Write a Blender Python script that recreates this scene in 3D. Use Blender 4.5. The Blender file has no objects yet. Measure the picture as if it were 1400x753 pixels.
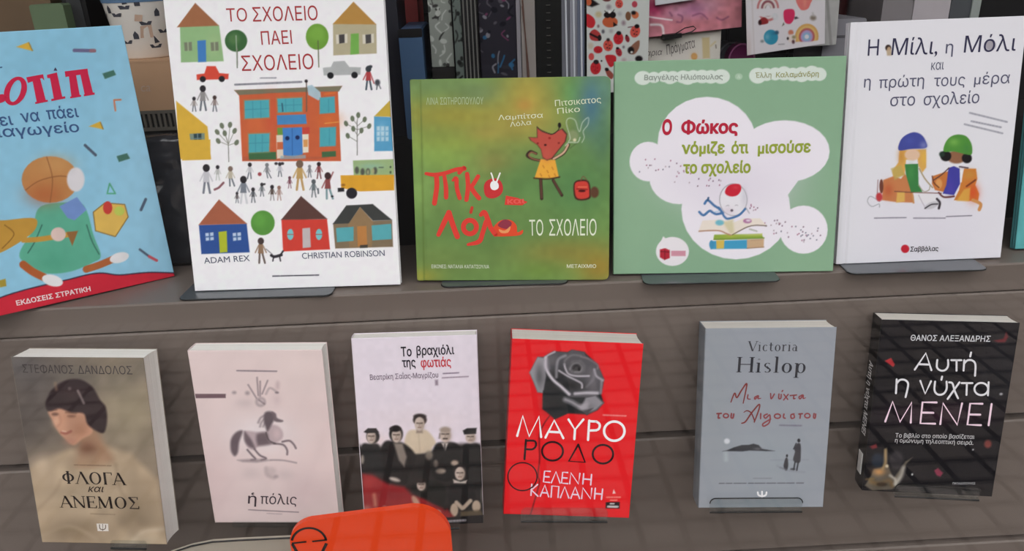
import bpy, math, random
import numpy as np
from mathutils import Matrix, Vector
from mathutils.geometry import interpolate_bezier, delaunay_2d_cdt
sc = bpy.context.scene
COL = sc.collection
R = math.radians

# ------------------------------------------------------------ camera, sky, lamps, exposure
CAM_H, CAM_D = 0.32814, 0.76785
CAM_P, CAM_ROLL, CAM_YAW = R(22.2797), R(-2.16496), R(-1.34126)
FPX = 1050.0
cd = bpy.data.cameras.new('camera'); cam = bpy.data.objects.new('camera', cd); COL.objects.link(cam)
cd.sensor_width = 36.0; cd.lens = FPX / 1400 * 36.0; cd.clip_start = 0.02
CR = (Matrix.Rotation(CAM_YAW, 3, 'Z') @ Matrix.Rotation(math.pi/2 - CAM_P, 3, 'X') @ Matrix.Rotation(CAM_ROLL, 3, 'Z'))
cam.matrix_world = Matrix.Translation((0, -CAM_D, CAM_H)) @ CR.to_4x4()
sc.camera = cam
sc.view_settings.view_transform = 'Standard'; sc.view_settings.look = 'None'
sc.view_settings.gamma = 1.0; sc.view_settings.use_curve_mapping = False
sc.view_settings.exposure = 1.2
SKY_STRENGTH = 1.5
GAIN_L = 1.08

w = bpy.data.worlds.new('overcast_sky'); sc.world = w; w.use_nodes = True
nt = w.node_tree; nt.nodes.clear()
out = nt.nodes.new('ShaderNodeOutputWorld'); bg = nt.nodes.new('ShaderNodeBackground')
tc = nt.nodes.new('ShaderNodeTexCoord'); sep = nt.nodes.new('ShaderNodeSeparateXYZ')
rmp = nt.nodes.new('ShaderNodeValToRGB')
rmp.color_ramp.elements[0].position = 0.0; rmp.color_ramp.elements[0].color = (0.33, 0.33, 0.34, 1)
rmp.color_ramp.elements[1].position = 1.0; rmp.color_ramp.elements[1].color = (1.0, 0.98, 1.0, 1)
nt.links.new(tc.outputs['Generated'], sep.inputs[0]); nt.links.new(sep.outputs['Z'], rmp.inputs[0])
nt.links.new(rmp.outputs[0], bg.inputs[0]); bg.inputs[1].default_value = SKY_STRENGTH
nt.links.new(bg.outputs[0], out.inputs[0])

# ------------------------------------------------------------ helpers
CRn = np.array(CR); CO = np.array([0, -CAM_D, CAM_H])
def project(P):
    q = (np.asarray(P) - CO) @ CRn
    return np.stack([700 + FPX*q[..., 0]/-q[..., 2], 376.5 - FPX*q[..., 1]/-q[..., 2]], -1)
def ray(px, py):
    return CRn @ np.array([(px-700)/FPX, -(py-376.5)/FPX, -1.0])
def at_y(px, py, y):
    d = ray(px, py); return CO + d*((y-CO[1])/d[1])
def at_z(px, py, z):
    d = ray(px, py); return CO + d*((z-CO[2])/d[2])
def lin(c):
    c = np.asarray(c, float)/255.0
    return np.where(c <= 0.04045, c/12.92, ((c+0.055)/1.055)**2.4)

def nodes(name):
    m = bpy.data.materials.new(name); m.use_nodes = True
    return m, m.node_tree, m.node_tree.nodes['Principled BSDF']
def mat(name, col, rough=0.5, metal=0.0, var=0.06, scale=30.0, bump=0.0, coat=0.0, spec=0.3):
    """solid material with a slight procedural mottling"""
    m, t, b = nodes(name)
    n = t.nodes.new('ShaderNodeTexNoise'); n.inputs['Scale'].default_value = scale; n.inputs['Detail'].default_value = 4
    co = t.nodes.new('ShaderNodeTexCoord'); t.links.new(co.outputs['Object'], n.inputs['Vector'])
    mx = t.nodes.new('ShaderNodeMix'); mx.data_type = 'RGBA'
    l = lin(col)
    mx.inputs['A'].default_value = (*(l*(1-var)), 1); mx.inputs['B'].default_value = (*np.minimum(l*(1+var), 1), 1)
    t.links.new(n.outputs['Fac'], mx.inputs['Factor']); t.links.new(mx.outputs['Result'], b.inputs['Base Color'])
    b.inputs['Roughness'].default_value = rough; b.inputs['Metallic'].default_value = metal
    b.inputs['Coat Weight'].default_value = coat; b.inputs['Specular IOR Level'].default_value = spec
    if bump:
        bp = t.nodes.new('ShaderNodeBump'); bp.inputs['Strength'].default_value = bump; bp.inputs['Distance'].default_value = 0.002
        t.links.new(n.outputs['Fac'], bp.inputs['Height']); t.links.new(bp.outputs[0], b.inputs['Normal'])
    return m
def ink(name, rough, coat=0.0, spec=0.14):
    """printed surface: colour comes from the print carried by the mesh"""
    m, t, b = nodes(name)
    a = t.nodes.new('ShaderNodeAttribute'); a.attribute_name = 'Col'
    t.links.new(a.outputs['Color'], b.inputs['Base Color'])
    b.inputs['Roughness'].default_value = rough; b.inputs['Coat Weight'].default_value = coat
    b.inputs['Coat Roughness'].default_value = 0.15; b.inputs['Specular IOR Level'].default_value = spec
    return m
def pages_mat(name, a, bcol):
    m, t, b = nodes(name)
    co = t.nodes.new('ShaderNodeTexCoord'); mp = t.nodes.new('ShaderNodeMapping')
    mp.inputs['Scale'].default_value = (3, 1600, 3)
    n = t.nodes.new('ShaderNodeTexNoise'); n.inputs['Scale'].default_value = 1.0; n.inputs['Detail'].default_value = 3
    r = t.nodes.new('ShaderNodeValToRGB')
    r.color_ramp.elements[0].position = .3; r.color_ramp.elements[0].color = (*lin(bcol), 1)
    r.color_ramp.elements[1].position = .6; r.color_ramp.elements[1].color = (*lin(a), 1)
    t.links.new(co.outputs['Object'], mp.inputs[0]); t.links.new(mp.outputs[0], n.inputs['Vector'])
    t.links.new(n.outputs['Fac'], r.inputs[0]); t.links.new(r.outputs[0], b.inputs['Base Color'])
    b.inputs['Roughness'].default_value = .9
    return m
def clear_mat(name, tint=(1, 1, 1), f0=0.04, rough=0.0):
    m = bpy.data.materials.new(name); m.use_nodes = True
    t = m.node_tree; t.nodes.clear()
    o = t.nodes.new('ShaderNodeOutputMaterial'); mx = t.nodes.new('ShaderNodeMixShader')
    tr = t.nodes.new('ShaderNodeBsdfTransparent'); gl = t.nodes.new('ShaderNodeBsdfGlossy')
    tr.inputs[0].default_value = (*tint, 1); gl.inputs['Roughness'].default_value = rough
    lw = t.nodes.new('ShaderNodeLayerWeight'); lw.inputs[0].default_value = 0.5
    p = t.nodes.new('ShaderNodeMath'); p.operation = 'POWER'; p.inputs[1].default_value = 5
    ma = t.nodes.new('ShaderNodeMath'); ma.operation = 'MULTIPLY_ADD'; ma.inputs[1].default_value = 1-f0; ma.inputs[2].default_value = f0
    t.links.new(lw.outputs['Facing'], p.inputs[0]); t.links.new(p.outputs[0], ma.inputs[0])
    t.links.new(ma.outputs[0], mx.inputs[0]); t.links.new(tr.outputs[0], mx.inputs[1]); t.links.new(gl.outputs[0], mx.inputs[2])
    t.links.new(mx.outputs[0], o.inputs[0])
    return m

def tag(o, label=None, cat=None, group=None, kind=None):
    if label: o['label'] = label
    if cat: o['category'] = cat
    if group: o['group'] = group
    if kind: o['kind'] = kind
    return o
def link(o, parent=None):
    COL.objects.link(o)
    if parent is not None: o.parent = parent
    return o
def empty(name, loc=(0, 0, 0), rot=None, label=None, cat=None, group=None):
    o = bpy.data.objects.new(name, None); COL.objects.link(o); o.empty_display_size = .02
    M = Matrix.Translation(Vector([float(v) for v in loc]))
    if rot is not None: M = M @ rot.to_4x4()
    o.matrix_world = M
    return tag(o, label, cat, group)
def mesh_obj(name, verts, faces, m, parent=None, smooth=False, mw=None):
    me = bpy.data.meshes.new(name); me.from_pydata([tuple(map(float, v)) for v in verts], [], faces); me.update()
    if smooth:
        for p in me.polygons: p.use_smooth = True
    me.materials.append(m)
    o = bpy.data.objects.new(name, me)
    return link(o, parent)
class MB:
    """collects shapes into one mesh"""
    def __init__(s): s.v = []; s.f = []
    def add(s, v, f):
        n = len(s.v); s.v += [tuple(map(float, q)) for q in v]; s.f += [tuple(i+n for i in q) for q in f]; return s
    def box(s, x0, x1, y0, y1, z0, z1, c=0.0):
        """box with small chamfers on all edges of the x-z outline"""
        c = min(c, (x1-x0)/2.01, (z1-z0)/2.01)
        if c <= 0:
            v = [(x, y, z) for x in (x0, x1) for y in (y0, y1) for z in (z0, z1)]
            return s.add(v, [(0, 1, 3, 2), (4, 6, 7, 5), (0, 4, 5, 1), (2, 3, 7, 6), (0, 2, 6, 4), (1, 5, 7, 3)])
        return s.prism([(x0+c, z0), (x1-c, z0), (x1, z0+c), (x1, z1-c), (x1-c, z1), (x0+c, z1), (x0, z1-c), (x0, z0+c)], y0, y1)
    def prism(s, out, y0, y1):
        n = len(out)
        v = [(x, y0, z) for x, z in out] + [(x, y1, z) for x, z in out]
        f = [tuple(range(n)), tuple(range(2*n-1, n-1, -1))] + [(i, i+n, (i+1) % n+n, (i+1) % n) for i in range(n)]
        return s.add(v, f)
    def slab(s, out, z0, z1):
        n = len(out)
        v = [(x, y, z0) for x, y in out] + [(x, y, z1) for x, y in out]
        f = [tuple(range(n-1, -1, -1)), tuple(range(n, 2*n))] + [(i, (i+1) % n, (i+1) % n+n, i+n) for i in range(n)]
        return s.add(v, f)
    def tube(s, pts, r, n=8):
        pts = [Vector([float(c) for c in p]) for p in pts]; rings = []
        for i, p in enumerate(pts):
            d = (pts[min(i+1, len(pts)-1)] - pts[max(i-1, 0)]).normalized()
            a = d.orthogonal().normalized() if i == 0 else (a - d*a.dot(d)).normalized()
            b = d.cross(a)
            rings.append([p + (a*math.cos(2*math.pi*k/n) + b*math.sin(2*math.pi*k/n))*r for k in range(n)])
        v = [q for rg in rings for q in rg]; f = []
        for i in range(len(rings)-1):
            for k in range(n): f.append((i*n+k, i*n+(k+1) % n, (i+1)*n+(k+1) % n, (i+1)*n+k))
        f += [tuple(range(n-1, -1, -1)), tuple(range((len(rings)-1)*n, len(rings)*n))]
        return s.add(v, f)
    def lathe(s, prof, cx, cy, n=48):
        v = []; f = []
        for (r, z) in prof:
            for k in range(n): v.append((cx+r*math.cos(2*math.pi*k/n), cy+r*math.sin(2*math.pi*k/n), z))
        for i in range(len(prof)-1):
            for k in range(n): f.append((i*n+k, i*n+(k+1) % n, (i+1)*n+(k+1) % n, (i+1)*n+k))
        return s.add(v, f)
    def build(s, name, m, parent=None, smooth=False): return mesh_obj(name, s.v, s.f, m, parent, smooth)
def round_rect(x0, x1, z0, z1, r, n=7):
    o = []
    for cx, cz, a in ((x1-r, z1-r, 0), (x0+r, z1-r, 90), (x0+r, z0+r, 180), (x1-r, z0+r, 270)):
        for k in range(n+1): o.append((cx+r*math.cos(R(a+90*k/n)), cz+r*math.sin(R(a+90*k/n))))
    return o

def spline(p, n=8, closed=False):
    """Catmull-Rom through the points; each point may carry more values than x, y"""
    p = np.asarray(p, float); o = []
    N = len(p); rng = range(N) if closed else range(N-1)
    for i in rng:
        if closed: a, b, c, d = p[(i-1) % N], p[i], p[(i+1) % N], p[(i+2) % N]
        else: a, b, c, d = p[max(i-1, 0)], p[i], p[i+1], p[min(i+2, N-1)]
        for k in range(n):
            t = k/n
            o.append(.5*((2*b) + (c-a)*t + (2*a-5*b+4*c-d)*t*t + (3*b-a-3*c+d)*t**3))
    if not closed: o.append(p[-1])
    return np.array(o)

def vnoise(X, Y, s, seed=0):
    """smooth value noise, 0..1"""
    rng = np.random.RandomState(seed); T = rng.rand(64, 64)
    x = X/s; y = Y/s; xi = np.floor(x).astype(int); yi = np.floor(y).astype(int)
    fx = x-xi; fy = y-yi; fx = fx*fx*(3-2*fx); fy = fy*fy*(3-2*fy)
    g = lambda i, j: T[(yi+j) % 64, (xi+i) % 64]
    return (g(0, 0)*(1-fx)+g(1, 0)*fx)*(1-fy) + (g(0, 1)*(1-fx)+g(1, 1)*fx)*fy

class Sheet:
    """a flat printed sheet (a cover, a card): a fine grid whose vertices carry the printed colours.
    Local axes: x to the right, z up, y away from the viewer; the print sits at y = 0."""
    def __init__(s, M, x0, x1, z0, z1, step=.0008, rc=(0, 0, 0, 0), disp=None, gain=1.0):
        s.M = np.array(M); s.gain = gain
        nu = max(2, int(round((x1-x0)/step))); nv = max(2, int(round((z1-z0)/step)))
        z = np.linspace(z0, z1, nv+1); u = np.linspace(0, 1, nu+1)
        tl, tr, br, bl = rc
        def ins(r, d): d = np.clip(d, 0, None); return np.where(d < r, r-np.sqrt(np.maximum(r*r-(r-d)**2, 0)), 0) if r > 0 else 0*d
        L = x0 + ins(tl, z1-z) + ins(bl, z-z0); Rr = x1 - ins(tr, z1-z) - ins(br, z-z0)
        s.lx = L[:, None] + (Rr-L)[:, None]*u[None, :]; s.lz = np.repeat(z[:, None], nu+1, 1)
        s.ly = np.zeros_like(s.lx) if disp is None else disp(s.lx, s.lz)
        s.nu, s.nv = nu, nv
        P = np.stack([s.lx, 0*s.lx, s.lz, np.ones_like(s.lx)], -1) @ s.M.T
        xy = project(P[..., :3]); s.X, s.Y = xy[..., 0], xy[..., 1]
        s.C = np.full(s.lx.shape+(3,), 255.0); s.k = (0, 0, 1.0)
    def crop(s, ox, oy, k): s.k = (ox, oy, k); return s
    def T(s, p):
        p = np.asarray(p, float); q = p.copy(); q[..., 0] = s.k[0]+p[..., 0]*s.k[2]; q[..., 1] = s.k[1]+p[..., 1]*s.k[2]; return q
    def local(s, p):
        """a traced point of the print -> (x, z) on the sheet"""
        p = s.T(p); o = np.zeros((len(p), 2)); A = s.M[:3, :3]; t = s.M[:3, 3]
        for i, q in enumerate(p):
            d = ray(q[0], q[1]); n = A[:, 1]; k = ((t-CO)@n)/(d@n); l = A.T@(CO+k*d-t); o[i] = l[0], l[2]
        return o
    def fill(s, c): s.C[:] = c; return s
    def _box(s, lo, hi, pad):
        m = (s.X >= lo[0]-pad) & (s.X <= hi[0]+pad) & (s.Y >= lo[1]-pad) & (s.Y <= hi[1]+pad)
        return np.nonzero(m)
    def _mix(s, ix, a, c):
        c = c if callable(c) else (lambda X, Y, c=c: np.asarray(c, float))
        cc = c(s.X[ix], s.Y[ix]); s.C[ix] = s.C[ix]*(1-a[:, None]) + cc*a[:, None]
    def poly(s, pts, c, soft=1.0, alpha=1.0, sm=False):
        p = s.T(pts)
        if sm: p = spline(p, 6, True)
        ix = s._box(p.min(0), p.max(0), soft+1)
        if len(ix[0]) == 0: return s
        X, Y = s.X[ix], s.Y[ix]; d = np.full(X.shape, 1e9); ins = np.zeros(X.shape, bool)
        for i in range(len(p)):
            (ax, ay), (bx, by) = p[i-1], p[i]; ex, ey = bx-ax, by-ay; wx, wy = X-ax, Y-ay
            t = np.clip((wx*ex+wy*ey)/max(ex*ex+ey*ey, 1e-12), 0, 1)
            d = np.minimum(d, (wx-ex*t)**2+(wy-ey*t)**2)
            cr = ((ay > Y) != (by > Y))
            if abs(ey) > 1e-12: ins ^= cr & (X < ax+(Y-ay)*ex/ey)
        d = np.sqrt(d)*np.where(ins, -1, 1)
        a = np.clip(.5-d/(2*soft*.6+1e-6), 0, 1)*alpha; a = a*a*(3-2*a) if soft > 3 else a
        s._mix(ix, a, c); return s
    def ell(s, cx, cy, rx, ry, c, soft=1.0, alpha=1.0, rot=0):
        a = np.linspace(0, 2*math.pi, 29)[:-1]; q = R(rot)
        x = rx*np.cos(a); y = ry*np.sin(a)
        return s.poly(np.stack([cx+x*math.cos(q)-y*math.sin(q), cy+x*math.sin(q)+y*math.cos(q)], 1), c, soft, alpha)
    def line(s, pts, wd, c, soft=1.0, alpha=1.0, sm=True):
        pts = np.asarray(pts, float)
        if sm and len(pts) > 2: pts = spline(pts, 6)
        p = s.T(pts); wd = wd*s.k[2]/2
        ix = s._box(p.min(0), p.max(0), wd+soft+1)
        if len(ix[0]) == 0: return s
        X, Y = s.X[ix], s.Y[ix]; d = np.full(X.shape, 1e9)
        for i in range(1, len(p)):
            (ax, ay), (bx, by) = p[i-1], p[i]; ex, ey = bx-ax, by-ay; wx, wy = X-ax, Y-ay
            t = np.clip((wx*ex+wy*ey)/max(ex*ex+ey*ey, 1e-12), 0, 1)
            d = np.minimum(d, (wx-ex*t)**2+(wy-ey*t)**2)
        a = np.clip(.5-(np.sqrt(d)-wd)/(2*soft*.6), 0, 1)*alpha
        s._mix(ix, a, c); return s
    def blob(s, cx, cy, rx, ry, c, alpha=1.0):
        """soft round patch of colour"""
        (x, y), = s.T([(cx, cy)]); rx *= s.k[2]; ry *= s.k[2]
        g = np.exp(-((s.X-x)/rx)**2-((s.Y-y)/ry)**2)*alpha; s.C = s.C*(1-g[..., None])+np.asarray(c, float)*g[..., None]; return s
    def grain(s, amt, sc_, seed=0):
        s.C = np.clip(s.C*(1+amt*(vnoise(s.X, s.Y, sc_, seed)-.5)[..., None]*2), 0, 255); return s
    def scribble(s, pts, wd, c, gap=3.0, seed=0, alpha=.8):
        """a line of print too small to read: broken dashes"""
        p = np.asarray(pts, float); rnd = random.Random(seed); (x0, y0), (x1, y1) = p; L = math.hypot(x1-x0, y1-y0)*s.k[2]; t = 0
        while t < 1:
            l = rnd.uniform(.04, .12); e = min(1, t+l)
            s.line([(x0+(x1-x0)*t, y0+(y1-y0)*t), (x0+(x1-x0)*e, y0+(y1-y0)*e)], wd, c, .8, alpha, False); t = e+rnd.uniform(.01, .03)
        return s
    def build(s, name, m, parent, thick=.0005):
        nu, nv = s.nu, s.nv; W = nu+1
        v = np.stack([s.lx, s.ly, s.lz], -1).reshape(-1, 3); n = len(v)
        ids = np.arange(n).reshape(nv+1, W)
        q = np.stack([ids[:-1, :-1], ids[:-1, 1:], ids[1:, 1:], ids[1:, :-1]], -1).reshape(-1, 4)
        ring = np.concatenate([ids[0, :-1], ids[:-1, -1], ids[-1, :0:-1], ids[:0:-1, 0]])
        bv = v[ring].copy(); bv[:, 1] = thick; r2 = np.arange(n, n+len(ring))
        side = np.stack([ring, r2, np.roll(r2, -1), np.roll(ring, -1)], -1)
        V = np.concatenate([v, bv]); Q = np.concatenate([q, side])
        me = bpy.data.meshes.new(name)
        me.vertices.add(len(V)); me.vertices.foreach_set('co', V.astype(np.float32).ravel())
        nl = 4*len(Q)+len(ring); me.loops.add(nl)
        me.loops.foreach_set('vertex_index', np.concatenate([Q.ravel(), r2[::-1]]).astype(np.int32))
        me.polygons.add(len(Q)+1)
        me.polygons.foreach_set('loop_start', np.concatenate([np.arange(len(Q)+1)*4]).astype(np.int32))
        me.update(calc_edges=True); me.validate()
        at = me.color_attributes.new('Col', 'FLOAT_COLOR', 'POINT')
        c = s.C.reshape(-1, 3); c = np.concatenate([c, c[ring]])
        c = np.minimum(lin(c)*s.gain, .95)
        at.data.foreach_set('color', np.concatenate([c, np.ones((len(c), 1))], 1).astype(np.float32).ravel())
        me.materials.append(m); o = bpy.data.objects.new(name, me)
        return link(o, parent)

_fc = bpy.data.curves.new('type', 'FONT'); _fo = bpy.data.objects.new('type', _fc)
def glyph_mesh(body, bold=0.0, shear=0.0, space=1.0):
    """letters as flat shapes; bold letters get their outline thickened all round"""
    _fc.body = body; _fc.shear = shear; _fc.space_character = space
    COL.objects.link(_fo); dg = bpy.context.evaluated_depsgraph_get()
    cu = _fo.to_curve(dg); con = []
    for sp in cu.splines:
        bp_ = sp.bezier_points; n = len(bp_); c_ = []
        for i in range(n):
            p, q = bp_[i], bp_[(i+1) % n]
            straight = (p.handle_right-p.co).length + (q.handle_left-q.co).length < 1e-5 or abs((q.co-p.co).normalized().cross((p.handle_right-p.co)).z) + abs((q.co-p.co).normalized().cross((q.handle_left-p.co)).z) < 1e-4
            c_ += [p.co.to_2d()] if straight else [x.to_2d() for x in interpolate_bezier(p.co, p.handle_right, q.handle_left, q.co, 6)[:-1]]
        if len(c_) > 2: con.append(c_)
    _fo.to_curve_clear(); COL.objects.unlink(_fo)
    pts = []; ed = []
    for c_ in con:
        k = len(pts); pts += c_; ed += [(k+i, k+(i+1) % len(c_)) for i in range(len(c_))]
    V2, _, F2 = delaunay_2d_cdt(pts, ed, [], 0, 1e-6)[:3]
    v = [(q.x, q.y) for q in V2]; va = np.array(v); T = np.array(F2)
    ce = va[T].mean(1); wn = np.zeros(len(T), int)
    for c_ in con:
        A = np.array([(q.x, q.y) for q in c_]); Bq = np.roll(A, -1, 0)
        for (ax, ay), (bx, by) in zip(A, Bq):
            cr = (bx-ax)*(ce[:, 1]-ay)-(by-ay)*(ce[:, 0]-ax)
            wn += ((ay <= ce[:, 1]) & (by > ce[:, 1]) & (cr > 0)).astype(int) - ((ay > ce[:, 1]) & (by <= ce[:, 1]) & (cr < 0)).astype(int)
    f = [tuple(map(int, q)) for q, w_ in zip(F2, wn) if w_ != 0]
    used = sorted({i for q in f for i in q}); mp_ = {o: i for i, o in enumerate(used)}
    v = [v[i] for i in used]; f = [tuple(mp_[i] for i in q) for q in f]
    if bold > 0.002:
        cnt = {}
        for q in f:
            for i in range(len(q)):
                e = (min(q[i], q[i-1]), max(q[i], q[i-1])); cnt[e] = cnt.get(e, 0)+1
        for (a, b2), n in cnt.items():
            if n != 1: continue
            (ax, ay), (bx, by) = v[a], v[b2]; L = math.hypot(bx-ax, by-ay)
            if L < 1e-6: continue
            ux, uy = (bx-ax)/L*bold*.6, (by-ay)/L*bold*.6; nx, ny = -(by-ay)/L*bold, (bx-ax)/L*bold
            k = len(v); v += [(ax-ux+nx, ay-uy+ny), (ax-ux-nx, ay-uy-ny), (bx+ux-nx, by+uy-ny), (bx+ux+nx, by+uy+ny)]; f.append((k, k+1, k+2, k+3))
    return np.array(v), f

# a serif alphabet drawn from strokes (capital height 1; W thick, t thin)
W_, t_ = .15, .055
def _g(width, *st): return width, st
SER = {
 'Α': _g(.76, ('L', .03, 0, .37, 1, t_), ('L', .35, 1, .72, 0, W_), ('L', .15, .34, .56, .34, t_), ('s', .03, 0), ('s', .72, 0)),
 'Λ': _g(.76, ('L', .03, 0, .37, 1, t_), ('L', .35, 1, .72, 0, W_), ('s', .03, 0), ('s', .72, 0)),
 'Δ': _g(.8, ('L', .03, .02, .39, 1, t_), ('L', .37, 1, .76, .02, W_), ('L', .02, .03, .78, .03, t_)),
 'Γ': _g(.6, ('L', .13, 0, .13, 1, W_), ('L', .05, .97, .58, .97, t_), ('L', .57, 1, .57, .78, t_), ('s', .13, 0)),
 'Ε': _g(.66, ('L', .13, 0, .13, 1, W_), ('L', .05, .97, .58, .97, t_), ('L', .57, 1, .57, .8, t_), ('L', .13, .52, .45, .52, t_), ('L', .45, .62, .45, .42, t_), ('L', .05, .03, .6, .03, t_), ('L', .6, 0, .62, .22, t_)),
 'Μ': _g(1.0, ('L', .12, 0, .15, 1, t_), ('L', .14, 1, .48, .04, W_), ('L', .48, .04, .83, 1, t_), ('L', .84, 1, .87, 0, W_), ('s', .12, 0), ('s', .87, 0)),
 'Ν': _g(.86, ('L', .13, 0, .13, 1, t_), ('L', .1, 1, .72, 0, W_), ('L', .73, 0, .73, 1, t_), ('s', .13, 0), ('s', .73, 1), ('s', .06, 1)),
 'Ο': _g(.9, ('E', .45, .5, .38, .5, 0, 360)),
 'Σ': _g(.7, ('L', .06, .97, .62, .97, t_), ('L', .62, 1, .62, .78, t_), ('L', .1, .98, .4, .5, W_), ('L', .4, .5, .08, .03, t_), ('L', .06, .04, .64, .04, .08), ('L', .64, 0, .66, .24, t_)),
 'Φ': _g(.9, ('L', .45, -.02, .45, 1.02, W_), ('E', .45, .5, .38, .33, 0, 360), ('s', .45, 0), ('s', .45, 1)),
 'Τ': _g(.7, ('L', .35, 0, .35, 1, W_), ('L', .04, .97, .66, .97, t_), ('L', .05, 1, .05, .78, t_), ('L', .65, 1, .65, .78, t_), ('s', .35, 0)),
 'V': _g(.76, ('L', .05, 1, .38, 0, W_), ('L', .38, 0, .71, 1, t_), ('s', .05, 1), ('s', .71, 1)),
 'H': _g(.86, ('L', .14, 0, .14, 1, W_*.8), ('L', .72, 0, .72, 1, W_*.8), ('L', .14, .52, .72, .52, t_), ('s', .14, 0), ('s', .72, 0), ('s', .14, 1), ('s', .72, 1)),
 'i': _g(.3, ('L', .15, 0, .15, .64, .11), ('E', .15, .86, .05, .05, 0, 360), ('s', .15, 0), ('L', .04, .62, .17, .62, t_)),
 'l': _g(.3, ('L', .15, 0, .15, 1.05, .11), ('s', .15, 0), ('L', .04, 1.03, .17, 1.03, t_)),
 'o': _g(.6, ('E', .3, .32, .24, .33, 0, 360)),
 'c': _g(.54, ('E', .3, .32, .23, .33, 45, 315)),
 't': _g(.42, ('L', .18, .1, .18, .85, .11), ('L', .04, .62, .36, .62, t_), ('L', .18, .1, .26, .02, .08), ('L', .26, .02, .37, .06, t_)),
 'r': _g(.46, ('L', .14, 0, .14, .64, .11), ('s', .14, 0), ('L', .03, .62, .14, .62, t_), ('L', .16, .48, .28, .63, t_), ('L', .28, .63, .4, .6, .09)),
 'a': _g(.56, ('L', .4, 0, .4, .48, .11), ('E', .24, .2, .17, .2, 0, 360), ('L', .4, .48, .28, .64, t_), ('L', .28, .64, .1, .58, t_), ('L', .4, .03, .52, .03, t_)),
 's': _g(.46, ('E', .23, .48, .16, .16, 40, 250), ('E', .23, .16, .17, .16, -140, 70), ('L', .17, .4, .3, .25, .1)),
 'p': _g(.6, ('L', .13, -.32, .13, .64, .11), ('E', .32, .32, .22, .33, 0, 360), ('s', .13, -.32), ('L', .02, .62, .13, .62, t_)),
}
def serif_mesh(body):
    v = []; f = []
    def quad(p): n = len(v); v.extend(p); f.append((n, n+1, n+2, n+3))
    def L(x0, y0, x1, y1, wd):
        d = math.hypot(x1-x0, y1-y0); nx, ny = -(y1-y0)/d*wd/2, (x1-x0)/d*wd/2
        if abs(y1-y0) > .5: nx, ny = -wd/2*math.copysign(1, y1-y0), 0     # stems keep flat ends
        quad([(x0+nx, y0+ny), (x0-nx, y0-ny), (x1-nx, y1-ny), (x1+nx, y1+ny)])
    x = 0
    for ch in body:
        if ch == ' ': x += .4; continue
        wd, st = SER[ch]
        for q in st:
            if q[0] == 'L': L(x+q[1], q[2], x+q[3], q[4], q[5])
            elif q[0] == 's': L(x+q[1]-.12, q[2]+(.018 if q[2] < .5 else -.018), x+q[1]+.12, q[2]+(.018 if q[2] < .5 else -.018), .04)
            else:
                _, cx, cy, rx, ry, a0, a1 = q; n = 26; sc_ = min(1, rx/.3)
                for i in range(n):
                    A = R(a0+(a1-a0)*i/n); B = R(a0+(a1-a0)*(i+1)/n)
                    wa = sc_*(t_+(W_-t_)*abs(math.cos(A))); wb = sc_*(t_+(W_-t_)*abs(math.cos(B)))
                    wa, wb = min(wa, rx), min(wb, rx)
                    quad([(x+cx+rx*math.cos(A), cy+ry*math.sin(A)), (x+cx+rx*math.cos(B), cy+ry*math.sin(B)),
                          (x+cx+(rx-wb)*math.cos(B), cy+(ry-wb*.8)*math.sin(B)), (x+cx+(rx-wa)*math.cos(A), cy+(ry-wa*.8)*math.sin(A))])
        x += wd+.04
    return np.array(v), f

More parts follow.
